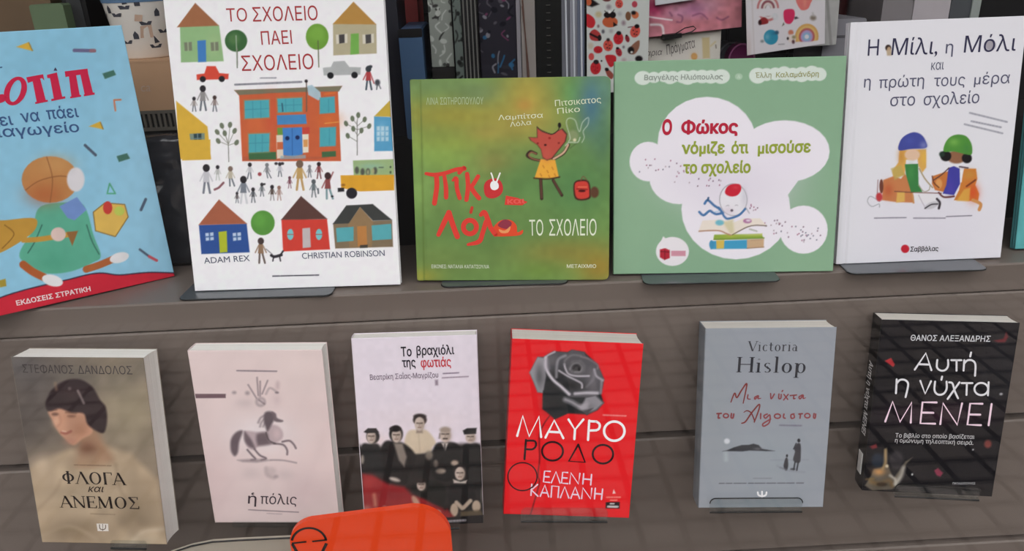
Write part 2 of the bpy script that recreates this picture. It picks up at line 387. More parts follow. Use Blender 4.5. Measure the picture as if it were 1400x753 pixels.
class Print:
    """lettering lying on a sheet: flat ink shapes a hair above the paper"""
    def __init__(s, sheet): s.s = sheet; s.v = []; s.f = []; s.c = []; s.k = sheet.k
    def crop(s, *k): s.k = k; return s
    def _loc(s, p):
        s.s.k = s.k; return s.s.local(np.asarray(p, float))
    def _put(s, xz, f, c):
        n = len(s.v); s.n = getattr(s, 'n', 0)+1; dy = [-.0002-.00003*(s.n % 4)]*len(xz)
        for j, q in enumerate(f):                       # every stroke its own hair of depth
            if len(q) == 4:
                for i in q: dy[i] -= 4e-7*(j % 200)
        s.v += [(x, y, z) for (x, z), y in zip(xz, dy)]; s.f += [tuple(i+n for i in q) for q in f]
        l = np.minimum(lin(c)*s.s.gain, .95); s.c += [l]*len(xz)
    def text(s, body, p0, p1, cap, c, bold=0.0, shear=0.0, serif=False, space=1.0, h=.7):
        v, f = serif_mesh(body) if serif else glyph_mesh(body, bold, shear, space)
        if serif: h = 1.0
        a, b, u = s._loc([p0, p1, (p0[0], p0[1]-cap)])
        ux = (b-a)/np.linalg.norm(b-a); up = np.array([-ux[1], ux[0]]); H = np.linalg.norm(u-a)
        x0, x1 = v[:, 0].min(), v[:, 0].max()
        sx = np.linalg.norm(b-a)/(x1-x0); sy = H/h
        s._put([a+ux*(q[0]-x0)*sx+up*q[1]*sy for q in v], f, c); return s
    def poly(s, pts, c, sm=False):
        p = spline(pts, 6, True) if sm else np.asarray(pts, float)
        s._put(s._loc(p), [tuple(range(len(p)))], c); return s
    def stroke(s, pts, wd, c, sm=True):
        """brush stroke; a point may carry its own width factor as third value"""
        p = np.array([(q[0], q[1], q[2] if len(q) > 2 else 1.0) for q in pts], float)
        if sm and len(p) > 2: p = spline(p, 6)
        d = np.gradient(p[:, :2], axis=0); d /= np.linalg.norm(d, axis=1)[:, None]+1e-9
        nrm = np.stack([-d[:, 1], d[:, 0]], 1)*(wd/2*p[:, 2])[:, None]
        a = p[:, :2]+nrm; b = p[:, :2]-nrm; n = len(p)
        loc = s._loc(np.concatenate([a, b]))
        s._put(loc, [(i, i+1, n+i+1, n+i) for i in range(n-1)], c)
        for e, r in ((p[0], p[0, 2]), (p[-1], p[-1, 2])):
            t = np.linspace(0, 2*math.pi, 13)[:-1]
            s._put(s._loc(np.stack([e[0]+wd/2*r*np.cos(t), e[1]+wd/2*r*np.sin(t)], 1)), [tuple(range(12))], c)
        return s
    def ring(s, cx, cy, rx, ry, wd, c, a0=0, a1=360):
        return s.stroke([(cx+rx*math.cos(R(a)), cy+ry*math.sin(R(a))) for a in np.linspace(a0, a1, 40)], wd, c, False)
    def build(s, name, m, parent, label=None):
        me = bpy.data.meshes.new(name); me.from_pydata(s.v, [], s.f); me.update()
        at = me.color_attributes.new('Col', 'FLOAT_COLOR', 'POINT')
        at.data.foreach_set('color', np.concatenate([np.array(s.c), np.ones((len(s.c), 1))], 1).astype(np.float32).ravel())
        me.materials.append(m); o = bpy.data.objects.new(name, me); tag(o, label)
        return link(o, parent)

M_INK = ink('print_ink', .5)
M_GLOSS = ink('glossy_printed_card', .3, .1)
M_MATT = ink('matt_printed_card', .55)
M_PAGES = pages_mat('page_edges', (250, 247, 242), (226, 221, 213))
M_PAGES_GREY = pages_mat('grey_page_edges', (234, 229, 221), (200, 194, 186))
# ------------------------------------------------------------ the setting
def profile(mb, yz, x0, x1):
    n = len(yz)
    v = [(x0, y, z) for y, z in yz] + [(x1, y, z) for y, z in yz]
    mb.add(v, [tuple(range(n)), tuple(range(2*n-1, n-1, -1))] + [(i, i+n, (i+1) % n+n, (i+1) % n) for i in range(n)])
    return mb
GY = -0.44                       # the window pane
ZF, ZG, ZC = -0.62, -1.12, 1.45  # window floor, pavement, ceiling
M_TAUPE = mat('taupe_laminate', (112, 101, 94), .42, var=.05, scale=6)
M_TAUPE_TOP = mat('taupe_laminate_shelf', (104, 96, 90), .45, var=.08, scale=9)
M_DARKGAP = mat('dark_backing_board', (12, 11, 11), .9)
M_WALL = mat('shop_wall_paint', (150, 146, 140), .8)
M_FLOOR = mat('window_floor_laminate', (120, 112, 104), .6)
M_FRAME = mat('dark_window_frame', (48, 46, 45), .4)
M_FACADE = mat('facade_render', (168, 162, 154), .9)

def struct(o): return tag(o, kind='structure')
struct(MB().box(-2.2, 2.2, GY-.02, 3.0, ZF-.05, ZF).build('floor', M_FLOOR))
struct(MB().box(-2.2, 2.2, GY-.02, 3.0, ZC, ZC+.05).build('ceiling', M_WALL))
struct(MB().box(-2.25, -2.2, GY-.02, 3.0, ZF-.05, ZC+.05).build('wall_left', M_WALL))
struct(MB().box(2.2, 2.25, GY-.02, 3.0, ZF-.05, ZC+.05).build('wall_right', M_WALL))
struct(MB().box(-2.25, 2.25, 3.0, 3.05, ZF-.05, ZC+.05).build('wall_back', M_WALL))
mb = MB().box(-4, 4, GY-.02, GY+.06, ZG, ZF-.05).box(-4, 4, GY-.02, GY+.06, ZC+.05, ZC+1.2)
mb.box(-4, -2.25, GY-.02, GY+.06, ZF-.05, ZC+.05).box(2.25, 4, GY-.02, GY+.06, ZF-.05, ZC+.05)
struct(mb.build('wall_front', M_FACADE))
# pane in its frame
mb = MB()
for a in ((-2.2, 2.2, ZF, ZF+.05), (-2.2, 2.2, ZC-.05, ZC), (-2.2, -2.15, ZF+.05, ZC-.05), (2.15, 2.2, ZF+.05, ZC-.05)):
    mb.box(a[0], a[1], GY-.02, GY+.03, a[2], a[3])
wf = struct(mb.build('window_1', M_FRAME))
MB().box(-2.15, 2.15, GY, GY+.006, ZF+.05, ZC-.05).build('glass_pane', clear_mat('window_glass', (.985, .99, .985), .019), wf)
# pavement in front of the shop: concrete pavers with dark joints
m, t, b = nodes('paver_paving')
co = t.nodes.new('ShaderNodeTexCoord'); br = t.nodes.new('ShaderNodeTexBrick'); mp = t.nodes.new('ShaderNodeMapping')
mp.inputs['Scale'].default_value = (1, 1, 1)
br.inputs['Scale'].default_value = 1.0; br.inputs['Brick Width'].default_value = .12; br.inputs['Row Height'].default_value = .10
br.inputs['Mortar Size'].default_value = .011; br.offset = 0.0; br.inputs['Mortar Smooth'].default_value = .2
br.inputs['Color1'].default_value = (*lin((158, 146, 138)), 1); br.inputs['Color2'].default_value = (*lin((132, 124, 120)), 1)
br.inputs['Mortar'].default_value = (*lin((30, 28, 27)), 1)
t.links.new(co.outputs['Object'], mp.inputs[0]); t.links.new(mp.outputs[0], br.inputs['Vector']); t.links.new(br.outputs['Color'], b.inputs['Base Color'])
b.inputs['Roughness'].default_value = .85
struct(MB().box(-40, 40, -3.3, GY-.02, ZG-.2, ZG).build('ground', m))
struct(MB().box(-40, 40, -60, -3.3, ZG-.25, ZG-.12).build('road', mat('asphalt_road', (62, 60, 60), .9, var=.15, scale=40)))

struct(MB().box(-40, 40, -12.6, -12, ZG, ZG+5.0).build('wall_opposite', mat('dark_street_facade', (62, 58, 55), .9, var=.2, scale=.4)))

# the stepped display stand with its slatted front
ds = empty('display_stand', (0, .3, ZF), None, 'long taupe display stand with a grooved front carrying both rows of books', 'display stand')
def stand_part(name, mb, m):
    o = mb.build(name, m); o.parent = ds; o.matrix_parent_inverse = ds.matrix_world.inverted(); return o
X0, X1 = -1.5, 1.5
c = .0018
stand_part('shelf_board', profile(MB(), [(c, 0), (0, -c), (0, -.0318), (.0012, -.033), (.75, -.033), (.75, 0)], X0, X1), M_TAUPE_TOP if False else M_TAUPE)
def panel(z1, z0):
    return profile(MB(), [(0, z0+.0012), (.0012, z0), (.018, z0), (.018, z1), (c, z1), (0, z1-c)], X0, X1)
stand_part('slat_panel', panel(-.0345, -.196), M_TAUPE)
stand_part('slat_panel', panel(-.2055, -.382), M_TAUPE)
stand_part('slat_panel', panel(-.3915, ZF), M_TAUPE)
stand_part('backing_board', MB().box(X0, X1, .018, .03, ZF, -.033), M_DARKGAP)
stand_part('end_panel', MB().box(X0-.02, X0, 0, .75, ZF, 0), M_TAUPE)
stand_part('end_panel', MB().box(X1, X1+.02, 0, .75, ZF, 0), M_TAUPE)

# ------------------------------------------------------------ stands and holders
M_PLATE = mat('grey_smoked_acrylic', (78, 82, 86), .25, var=.03, coat=.3)
M_RIM = mat('black_holder_edge', (14, 13, 13), .4)
M_CLEAR = clear_mat('clear_acrylic', (.93, .95, .95), .05, .02)

def pose_rot(p): return Matrix.Rotation(R(p[4]), 3, 'Z') @ Matrix.Rotation(R(-p[3]), 3, 'X') @ Matrix.Rotation(R(p[5]), 3, 'Y')
def pose_mat(p): return Matrix.Translation(p[:3]) @ pose_rot(p).to_4x4()

def shelf_stand(label, pose, whT, pl, pr, depth):
    """base plate lying on the shelf under the book, with a rest leaning behind it"""
    zt = max(.0006, pose[2]-.0006)
    a = at_z(*pl, zt); b2 = at_z(*pr, zt)
    cx = (a[0]+b2[0])/2; yf = (a[1]+b2[1])/2; ang = math.atan2(b2[1]-a[1], b2[0]-a[0]); L = math.hypot(*(b2-a)[:2])
    root = empty('book_stand', (cx, yf, 0), Matrix.Rotation(ang, 3, 'Z'), label, 'book stand', 'book stands on the upper shelf')
    out = round_rect(-L/2, L/2, 0, depth, .008)
    MB().slab(out, .0003, zt).build('base_plate', M_PLATE, root)
    rim = [p for p in out if p[1] < depth*.5]
    rim.sort(key=lambda p: math.atan2(p[1]-depth*.5, p[0]))
    MB().tube([(x, y, zt*.55) for x, y in rim], .0008, 6).build('plate_edge', M_RIM, root)
    # rest in the book's own slope
    Mx = root.matrix_world.inverted() @ pose_mat(pose); t = whT[2]
    mb = MB().box(-L*.3, L*.3, t+.0008, t+.0028, .0015, .13, .006)
    mb.v = [tuple(Mx @ Vector(q)) for q in mb.v]
    mb.build('back_rest', M_PLATE, root)

def wall_holder(label, pose, whT, xl, xr, lip, top_rim=True, low_rim=True, roll=None):
    """clear ledge hooked into the groove: back plate, ledge, upturned lip"""
    p = list(pose)
    if roll is not None: p[5] = roll; p[2] -= .0018
    root = empty('book_holder', p[:3], pose_rot(p), label, 'book holder', 'clear holders hooked into the grooved front')
    t = whT[2]
    mb = MB(); mb.box(xl, xr, -.0045, t+.003, -.0032, -.0008); mb.build('ledge', M_CLEAR, root)
    MB().prism(round_rect(xl, xr, -.003, lip, min(.006, lip*.45)), -.0045, -.0028).build('lip', M_CLEAR, root)
    MB().prism(round_rect(xl, xr, -.003, .11, .008), t+.0012, t+.003).build('back_plate', M_CLEAR, root)
    mb = MB()
    if top_rim:
        mb = MB()
        rr = round_rect(xl, xr, -.002, lip, min(.006, lip*.45))
        pts = [q for q in rr if q[1] > lip*.35]; pts.sort(key=lambda q: q[0])
        mb.tube([(x, -.0048, z) for x, z in pts], .0006, 6); mb.build('lip_rim', M_RIM, root)
    mb = MB()
    if low_rim:
        mb.tube([(xl, -.0048, -.003), (xr, -.0048, -.003)], .0011, 6)
    if mb.v: mb.build('dark_edge', M_RIM, root)
    # hook from the back plate into the groove of the panel
    inv = root.matrix_world.inverted()
    for sx in (.3, .7):
        x = xl+(xr-xl)*sx
        q0 = root.matrix_world @ Vector((x, t+.003, .045)); q1 = Vector((q0.x, .008, -.2005)); q2 = Vector((q0.x, -.003, -.2005))
        MB().tube([inv @ q0, inv @ q2, inv @ q1], .0025, 8).build('hook', M_RIM, root)

# ------------------------------------------------------------ books
def book(kind, label, group, pose, whT, paint, letter, hard=False, spine=(240, 240, 240), back=(235, 235, 235), gain=1.0,
         surf=None, pages=None, rc=(0, 0, 0, 0), hinge=False, spine_fn=None, step=.0008):
    w_, h, t = whT; surf = surf or M_MATT; pages = pages or M_PAGES
    root = empty(kind, pose[:3], pose_rot(pose), label, 'book', group)
    M = pose_mat(pose); tc = .0022 if hard else .0005; sp = .0025 if hard else .0007
    disp = None
    if hinge: disp = lambda X, Z: .0011*np.exp(-((X+w_/2-.0095)/.0018)**2) - .0006*np.exp(-((X+w_/2-.004)/.003)**2)
    s = Sheet(M, -w_/2+(0 if hard else sp), w_/2, 0, h, step, rc, disp, gain)
    paint(s); fc = s.build('front_cover', surf, root, tc)
    if letter:
        for nm, fn in letter:
            pr = Print(s); fn(pr); pr.build(nm, M_INK, fc)
    inset = .003 if hard else .0006
    lc = lambda c_: mat('book_board', c_, .5, var=.02)
    gm = lambda c_: tuple(255*np.clip(np.where(lin(c_)*gain <= .0031308, lin(c_)*gain*12.92, 1.055*(lin(c_)*gain)**(1/2.4)-.055), 0, 1))
    # pages: slightly bowed block, so the edges do not look ruled
    mb = MB(); n = 8; xl, xr = -w_/2+sp+.0002, w_/2-inset
    prof = [(xl, tc+.0001), (xr, tc+.0001)] + [(xr-.0012*math.sin(math.pi*k/n), tc+.0001+(t-2*tc-.0002)*k/n) for k in range(1, n)] + [(xr, t-tc-.0001), (xl, t-tc-.0001)]
    mb.slab(prof, inset*.6, h-inset); mb.build('page_block', pages, root)
    mb = MB()
    if any(rc): mb.prism(round_rect(-w_/2, w_/2, 0, h, .008), t-tc, t)
    else: mb.box(-w_/2+(0 if hard else sp), w_/2, t-tc, t, 0, h)
    mb.build('back_cover', lc(gm(back)), root)
    y0 = tc if hard else 0; y1 = t-tc if hard else t
    r = .0
    sb = MB()
    k = 6; bow = min(.0025, t*.08) if hard else .0006
    pr_ = [(-w_/2+sp, y0), (-w_/2+sp, y1)] + [(-w_/2-bow*math.sin(math.pi*i/k)+(.0004 if hard else 0), y1+(y0-y1)*i/k) for i in range(k+1)]
    sb.slab(pr_, 0, h)
    so = sb.build('spine', lc(gm(spine)), root)
    if spine_fn: spine_fn(root, w_, h, t, bow)
    return root, s
# poses: x, y, z of the bottom front middle, then lean, yaw, roll in degrees; sizes: width, height, thickness
PB1 = (-0.4779, 0.0078, 0.0025, 2.88, 34.18, 0.82); SB1 = (.2494, .2794, .009)
PB2 = (-0.2181, 0.019, 0.003, 11.62, -1.47, 0.32); SB2 = (.2266, .3172, .011)
PB3 = (0.0185, 0.0126, 0.0027, 11.78, -4.76, 0.66); SB3 = (.2113, .2163, .014)
PB4 = (0.2499, 0.0066, 0.0025, 10.57, -3.79, 0.42); SB4 = (.2391, .2271, .010)
PB5 = (0.4718, 0.0136, 0.0027, 8.95, -0.88, 0.02); SB5 = (.1843, .2568, .011)
PL1 = (-0.4463, -0.0763, -0.2524, 8.94, -4.36, 1.13); SL1 = (.1421, .217, .0292)
PL2 = (-0.2622, -0.0522, -0.2565, 4.36, -3.51, 0.87); SL2 = (.1438, .214, .0203)
PL3 = (-0.0942, -0.0616, -0.2632, 9.45, -0.36, 0.9); SL3 = (.1347, .2244, .0184)
PL4 = (0.0656, -0.0875, -0.2394, 10.82, -0.59, 4.93); SL4 = (.139, .1999, .0398)
PL5 = (0.2864, -0.0759, -0.2519, 9.88, -2.8, 0.91); SL5 = (.1396, .2106, .0288)
PL6 = (0.4808, -0.067, -0.252, 7.97, -8.49, 0.52); SL6 = (.1409, .2066, .0264)
GU, GL = "picture books on the upper shelf", "novels in the lower row"

# ---- light blue picture book
def paint(s):
    s.fill((148, 203, 230)); s.crop(0, 0, 1); s.blob(210, 200, 60, 300, (168, 214, 238), .5); s.blob(60, 90, 90, 60, (138, 196, 224), .5)
    s.crop(0, 180, .3187)
    # red ground with its dark outline
    edge = [(-400, 830), (-100, 760), (0, 712), (100, 680), (200, 655), (300, 632), (380, 612), (440, 606), (510, 614), (600, 606), (660, 603), (760, 606)]
    s.poly(spline(edge, 6).tolist()+[(900, 606), (900, 1000), (-400, 1000)], (208, 44, 62)); s.line(edge, 5, (40, 36, 60), 1)
    # school things: a green cloth bag under a tan ball, a tan satchel and pouch
    s.poly([(175, 320), (330, 305), (372, 340), (400, 440), (432, 530), (400, 560), (300, 600), (190, 606), (110, 565), (84, 520), (140, 420)], (98, 178, 150), 1.2, sm=True)
    s.blob(230, 560, 70, 60, (70, 150, 120), .35)
    s.line([(180, 400), (150, 470), (120, 520)], 5, (60, 110, 96)); s.line([(372, 400), (395, 470), (425, 525)], 5, (60, 110, 96))
    s.ell(215, 205, 122, 100, (196, 138, 84), 1.2); s.blob(190, 270, 80, 50, (176, 92, 56), .6); s.blob(240, 140, 70, 40, (210, 160, 104), .6)
    s.line([(110, 250), (170, 210), (260, 190), (330, 205)], 4, (150, 96, 60)); s.line([(200, 108), (225, 200), (215, 302)], 4, (150, 96, 60))
    s.ell(325, 205, 38, 52, (226, 222, 226), 2)
    s.poly([(255, 320), (330, 280), (372, 335), (320, 380), (290, 370)], (120, 150, 208), 1)
    s.poly([(-60, 400), (40, 378), (150, 372), (150, 420), (90, 470), (0, 520), (-60, 530)], (196, 150, 66), 1, sm=True)
    s.line([(100, 465), (160, 462), (230, 452), (300, 440)], 22, (196, 150, 66)); s.line([(20, 400), (60, 440), (10, 500)], 4, (130, 92, 40))
    s.ell(250, 440, 32, 30, (226, 200, 192)); s.poly([(285, 430), (335, 425), (310, 490)], (150, 106, 62), 1)
    s.poly([(400, 345), (450, 305), (535, 312), (550, 365), (495, 450), (410, 425)], (228, 188, 96), 1); s.line([(400, 345), (450, 305), (535, 312), (550, 365), (495, 450), (410, 425), (400, 345)], 4, (140, 104, 48), 1, sm=False)
    s.ell(462, 326, 20, 28, (206, 70, 62)); s.ell(512, 340, 22, 20, (196, 208, 96))
    s.line([(370, 590), (430, 570), (500, 540)], 30, (182, 104, 60)); s.ell(512, 540, 42, 22, (232, 230, 232), rot=-15)
    s.line([(100, 570), (140, 600), (190, 625)], 34, (178, 96, 52)); s.ell(225, 638, 46, 24, (232, 230, 232), rot=15)
    # pencils, sharpeners and set squares scattered round
    g, y_, pk, gr = (86, 98, 118), (220, 178, 70), (200, 86, 96), (74, 118, 104)
    s.line([(365, 58), (410, 100)], 12, g); s.line([(605, 335), (625, 290)], 12, g); s.line([(600, 505), (640, 535)], 10, g); s.line([(640, 535), (672, 552)], 12, pk)
    s.poly([(500, 105), (545, 92), (558, 115), (510, 130)], gr); s.line([(460, 265), (470, 222), (495, 265), (460, 265)], 6, (88, 170, 130), sm=False)
    s.poly([(-10, 640), (24, 630), (28, 662), (0, 668)], (170, 150, 60))
    s.crop(0, 0, .2391)
    s.poly([(92, 268), (165, 240), (188, 292)], y_); s.line([(165, 244), (186, 290)], 6, (150, 120, 50))
    s.line([(425, 288), (540, 290)], 20, (108, 104, 140)); s.line([(520, 290), (540, 290)], 20, (150, 110, 120))
    s.poly([(585, 420), (650, 400), (664, 428), (600, 452)], gr); s.line([(660, 632), (652, 572), (690, 570)], 10, (204, 126, 90), sm=False)
    s.poly([(508, 722), (572, 694), (592, 740)], y_); s.line([(575, 700), (590, 738)], 6, (150, 120, 50))
    s.grain(.02, 9, 3)
def title(p):
    p.crop(0, 0, .2391); c = (206, 40, 76)
    # heavy slab letters
    p.stroke([(-60, 590), (12, 560)], 46, c, False)
    a = np.linspace(0, 2*math.pi, 37)
    for i in range(36):
        A, B = a[i], a[i+1]; o = lambda t, k: (88+(62 if k else 30)*math.cos(t)*1.05-(.18*(70*math.sin(t))), 520+(82 if k else 62)*math.sin(t)-6*math.cos(t))
        p.poly([o(A, 1), o(B, 1), o(B, 0), o(A, 0)], c)
    p.poly([(150, 442), (246, 424), (254, 462), (240, 446), (160, 474)], c); p.poly([(184, 452), (228, 444), (262, 574), (210, 584)], c); p.poly([(200, 584), (272, 570), (274, 580), (202, 594)], c)
    p.poly([(268, 428), (325, 414), (356, 556), (308, 566), (286, 446), (270, 446)], c); p.poly([(292, 566), (372, 550), (374, 562), (294, 578)], c); p.poly([(306, 404), (316, 384), (328, 404)], (70, 60, 90))
    p.poly([(370, 408), (500, 392), (504, 420), (374, 440)], c); p.poly([(392, 420), (432, 414), (456, 546), (408, 554)], c); p.poly([(456, 410), (500, 404), (532, 532), (484, 540)], c)
    p.poly([(400, 552), (462, 542), (464, 552), (402, 562)], c); p.poly([(478, 540), (540, 528), (542, 540), (480, 550)], c)
    n = (66, 96, 142)
    p.stroke([(-12, 388), (10, 384)], 7, n, False)
    p.text('θέλει', (-170, 740), (78, 712), 68, n, .012, h=.727); p.text('να', (126, 700), (230, 690), 68, n, .012, h=.727); p.text('πάει', (272, 682), (452, 668), 68, n, .012, h=.727)
    p.text('νηπιαγωγείο', (-230, 800), (455, 752), 62, n, .012, h=.727)
def publ(p):
    p.crop(0, 180, .3187); p.text('ΕΚΔΟΣΕΙΣ ΣΤΡΑΤΙΚΗ', (72, 745), (390, 682), 20, (240, 214, 216), .03)
book('picture_book', 'light blue hardcover picture book at the left edge of the upper shelf, turned and overhanging', GU, PB1, SB1, paint,
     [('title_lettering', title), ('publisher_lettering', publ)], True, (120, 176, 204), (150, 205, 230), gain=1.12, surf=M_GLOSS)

# ---- tall white picture book with a town
WH = (250, 247, 250)
def paint(s):
    s.fill(WH)
    s.crop(200, 0, .27885)
    tr = (170, 112, 80)
    s.poly([(165, 128), (357, 124), (380, 300), (170, 306)], (150, 188, 134)); s.poly([(150, 134), (240, 14), (357, 126)], (164, 108, 74))
    s.blob(330, 220, 40, 60, (190, 205, 150), .3)
    s.poly([(250, 200), (292, 196), (294, 303), (254, 305)], (70, 130, 196))
    for x in (185, 315): s.poly([(x, 208), (x+38, 205), (x+40, 248), (x+3, 250)], (126, 132, 110)); s.line([(x+19, 208), (x+21, 248)], 5, (170, 186, 150))
    s.poly([(915, 116), (1128, 118), (1130, 262), (917, 272)], (186, 176, 146)); s.poly([(914, 118), (1016, 8), (1128, 120)], (186, 140, 72))
    s.poly([(1003, 166), (1042, 163), (1043, 264), (1000, 268)], (120, 178, 84))
    for x in (944, 1074): s.poly([(x-14, 170), (x+42, 165), (x+42, 210), (x-12, 215)], (222, 216, 200)); s.poly([(x, 170), (x+28, 167), (x+29, 210), (x+2, 214)], (76, 72, 72))
    s.ell(440, 200, 55, 54, (62, 104, 60)); s.ell(430, 190, 30, 30, (90, 128, 78), 6, .7); s.line([(440, 175), (446, 330)], 5, (160, 176, 150)); s.line([(446, 240), (446, 332)], 5, (120, 124, 110))
    s.ell(838, 180, 56, 64, (114, 162, 62)); s.ell(838, 165, 40, 40, (130, 180, 74), 8, .7); s.line([(842, 200), (846, 328)], 5, (96, 104, 70))
    # cars
    s.poly([(246, 365), (285, 360), (296, 324), (340, 324), (358, 358), (404, 362), (402, 388), (248, 392)], (220, 78, 60)); s.ell(277, 388, 15, 15, (34, 32, 36)); s.ell(370, 387, 15, 15, (34, 32, 36))
    s.poly([(866, 332), (905, 328), (918, 302), (972, 298), (996, 328), (1052, 330), (1050, 366), (870, 370)], (182, 184, 184)); s.ell(903, 370, 16, 16, (30, 30, 34)); s.ell(1021, 368, 16, 16, (30, 30, 34))
    # school
    s.poly([(432, 442), (960, 422), (940, 450), (955, 790), (470, 790), (455, 470)], (206, 100, 62)); s.poly([(430, 442), (700, 432), (960, 421), (945, 448), (700, 452), (455, 466)], (128, 122, 100))
    s.blob(540, 640, 60, 90, (220, 116, 66), .5); s.blob(900, 590, 60, 40, (226, 120, 50), .5); s.blob(610, 560, 30, 90, (212, 84, 60), .5)
    s.crop(280, 95, .1726)
    s.poly([(300, 690), (300, 722), (575, 716), (985, 705), (985, 690)], (190, 96, 66)); s.poly([(345, 655), (565, 652), (566, 712), (350, 714)], (66, 108, 70))
    wn = (82, 172, 184)
    for q in ([(315, 248), (508, 240), (510, 378), (318, 388)], [(348, 512), (512, 506), (508, 650), (350, 658)], [(575, 232), (770, 224), (770, 332), (580, 340)]):
        s.poly([(q[0][0]-8, q[0][1]-8), (q[1][0]+8, q[1][1]-8), (q[2][0]+8, q[2][1]+8), (q[3][0]-8, q[3][1]+8)], (140, 160, 120), 2, .6); s.poly(q, wn)
        for f in (.33, .66): s.line([(q[0][0]+(q[1][0]-q[0][0])*f, q[0][1]+4), (q[3][0]+(q[2][0]-q[3][0])*f, q[3][1]-4)], 6, (66, 142, 160), 1, .7)
        s.line([((q[0][0]+q[3][0])/2, (q[0][1]+q[3][1])/2), ((q[1][0]+q[2][0])/2, (q[1][1]+q[2][1])/2)], 6, (66, 142, 160), 1, .7)
    s.line([(612, 270), (618, 330)], 10, (50, 90, 110))
    s.poly([(570, 362), (800, 354), (808, 430), (575, 438)], (74, 140, 196), sm=False)
    s.poly([(574, 462), (624, 460), (626, 520), (576, 520)], (110, 156, 70)); s.poly([(566, 520), (626, 518), (626, 700), (572, 706)], (232, 216, 196)); s.poly([(572, 575), (626, 573), (626, 632), (572, 634)], (206, 108, 70))
    s.poly([(770, 512), (822, 510), (822, 656), (774, 660)], (238, 226, 206)); s.poly([(780, 556), (816, 554), (816, 612), (782, 614)], (226, 160, 96)); s.poly([(770, 460), (830, 456), (830, 510), (772, 512)], (204, 74, 62))
    s.poly([(616, 462), (770, 456), (776, 672), (700, 690), (622, 678)], (72, 132, 202)); s.line([(692, 468), (694, 684)], 5, (46, 96, 160)); s.ell(654, 544, 17, 17, (28, 44, 92)); s.ell(734, 538, 17, 17, (28, 44, 92))
    s.poly([(600, 684), (800, 676), (800, 704), (596, 712)], (150, 178, 190), 1, .7)
    s.line([(805, 100), (806, 330)], 9, (110, 92, 80)); s.ell(803, 92, 13, 13, (44, 36, 40)); s.poly([(812, 130), (850, 122), (916, 180), (920, 225), (900, 245), (820, 200)], (178, 204, 216), 1, .95)
    s.crop(440, 80, .1992)
    for q in ([(-15, 268), (88, 260), (92, 372), (-15, 380)], [(-15, 474), (98, 468), (96, 600), (-15, 606)]):
        s.poly(q, wn, 1.5); s.line([((q[0][0]+q[1][0])/2+10, q[0][1]+8), ((q[0][0]+q[1][0])/2+10, q[2][1]-4)], 5, (66, 142, 160), 1, .7)
    s.poly([(0, 640), (96, 634), (98, 672), (0, 678)], (70, 106, 70)); s.line([(20, 445), (118, 435)], 5, (240, 190, 90), 1, .7)
    s.line([(20, 245), (90, 235)], 12, (226, 120, 50), 1.5, .7)
    # thin trees
    def tree(t0, t1, leaves, fr, c=(112, 122, 100)):
        s.line([t0, t1], 5, (104, 104, 96)); 
        for f, q in zip(fr, leaves):
            s.line([(t0[0]+(t1[0]-t0[0])*f, t0[1]+(t1[1]-t0[1])*f), q], 3.5, (120, 120, 108)); s.ell(q[0], q[1], 14, 20, c, 1, 1, (q[0]-t0[0])*.25)
    tree((242, 430), (243, 662), [(250, 388), (210, 412), (294, 418), (166, 446), (325, 464), (216, 482), (272, 494), (178, 530)], (0, .1, .15, .25, .25, .4, .45, .6))
    s.crop(280, 95, .1726)
    def tree2():
        s.line([(186, 580), (190, 730)], 6, (120, 120, 110))
        for a, q in (((186, 580), (135, 445)), ((186, 590), (200, 438)), ((186, 590), (98, 495)), ((186, 590), (158, 505)), ((188, 590), (236, 486)), ((188, 600), (106, 566)), ((188, 600), (252, 578))):
            s.line([a, q], 4, (140, 140, 126)); s.ell(q[0], q[1], 17, 24, (116, 124, 104), 1, 1, (q[0]-180)*.4)
    tree2()
    s.scribble([(240, 120), (765, 98)], 16, (120, 120, 130), seed=4); s.scribble([(440, 68), (565, 66)], 9, (140, 140, 150), seed=5)
    # half houses at the edges
    s.crop(200, 0, .27885)
    s.poly([(146, 494), (300, 620), (318, 780), (160, 780)], (222, 178, 66)); s.poly([(212, 656), (286, 652), (288, 704), (218, 708)], (130, 146, 130)); s.poly([(232, 656), (270, 654), (271, 704), (235, 706)], (50, 70, 74)); s.line([(251, 655), (253, 706)], 5, (120, 140, 140)); s.line([(232, 680), (271, 678)], 5, (120, 140, 140))
    s.crop(200, 200, .2922); s.poly([(160, -30), (300, -32), (300, 62), (168, 66)], (222, 178, 66))
    s.crop(440, 80, .1992)
    s.poly([(358, 396), (474, 402), (500, 402), (500, 634), (360, 636)], (92, 164, 204)); s.poly([(360, 396), (464, 290), (520, 300), (520, 402)], (204, 174, 70))
    for i in range(3):
        for j in range(3): s.poly([(376+i*30, 466+j*36), (398+i*30, 465+j*36), (398+i*30, 494+j*36), (377+i*30, 495+j*36)], (196, 222, 234), 1.5, .85)
    s.blob(410, 500, 30, 50, (206, 228, 238), .4)
    # children, dogs, a ball
    sk, wh2 = (60, 56, 58), (214, 210, 212)
    def kid(x, y, h, body, head=(46, 42, 46), lean=0, legs=(110, 116, 124), arm=None):
        r = h*.11
        s.line([(x-r*.4, y-h*.45), (x-r*.9+lean, y)], r*.7, legs, .8); s.line([(x+r*.4, y-h*.45), (x+r*1.2+lean, y)], r*.7, legs, .8)
        s.poly([(x-r*.7, y-h*.78), (x+r*.7, y-h*.78), (x+r*1.1, y-h*.38), (x-r*1.1, y-h*.38)], body, .9)
        s.line([(x-r*.7, y-h*.72), (x-r*2.0, y-h*.42)], r*.5, body, .8, .8); s.line([(x+r*.7, y-h*.72), ((arm or (x+r*2.0, y-h*.42))[0], (arm or (x+r*2.0, y-h*.42))[1])], r*.5, body, .8, .8)
        s.ell(x, y-h*.88, r*1.15, r*1.25, head, .9)
    s.crop(200, 0, .27885)
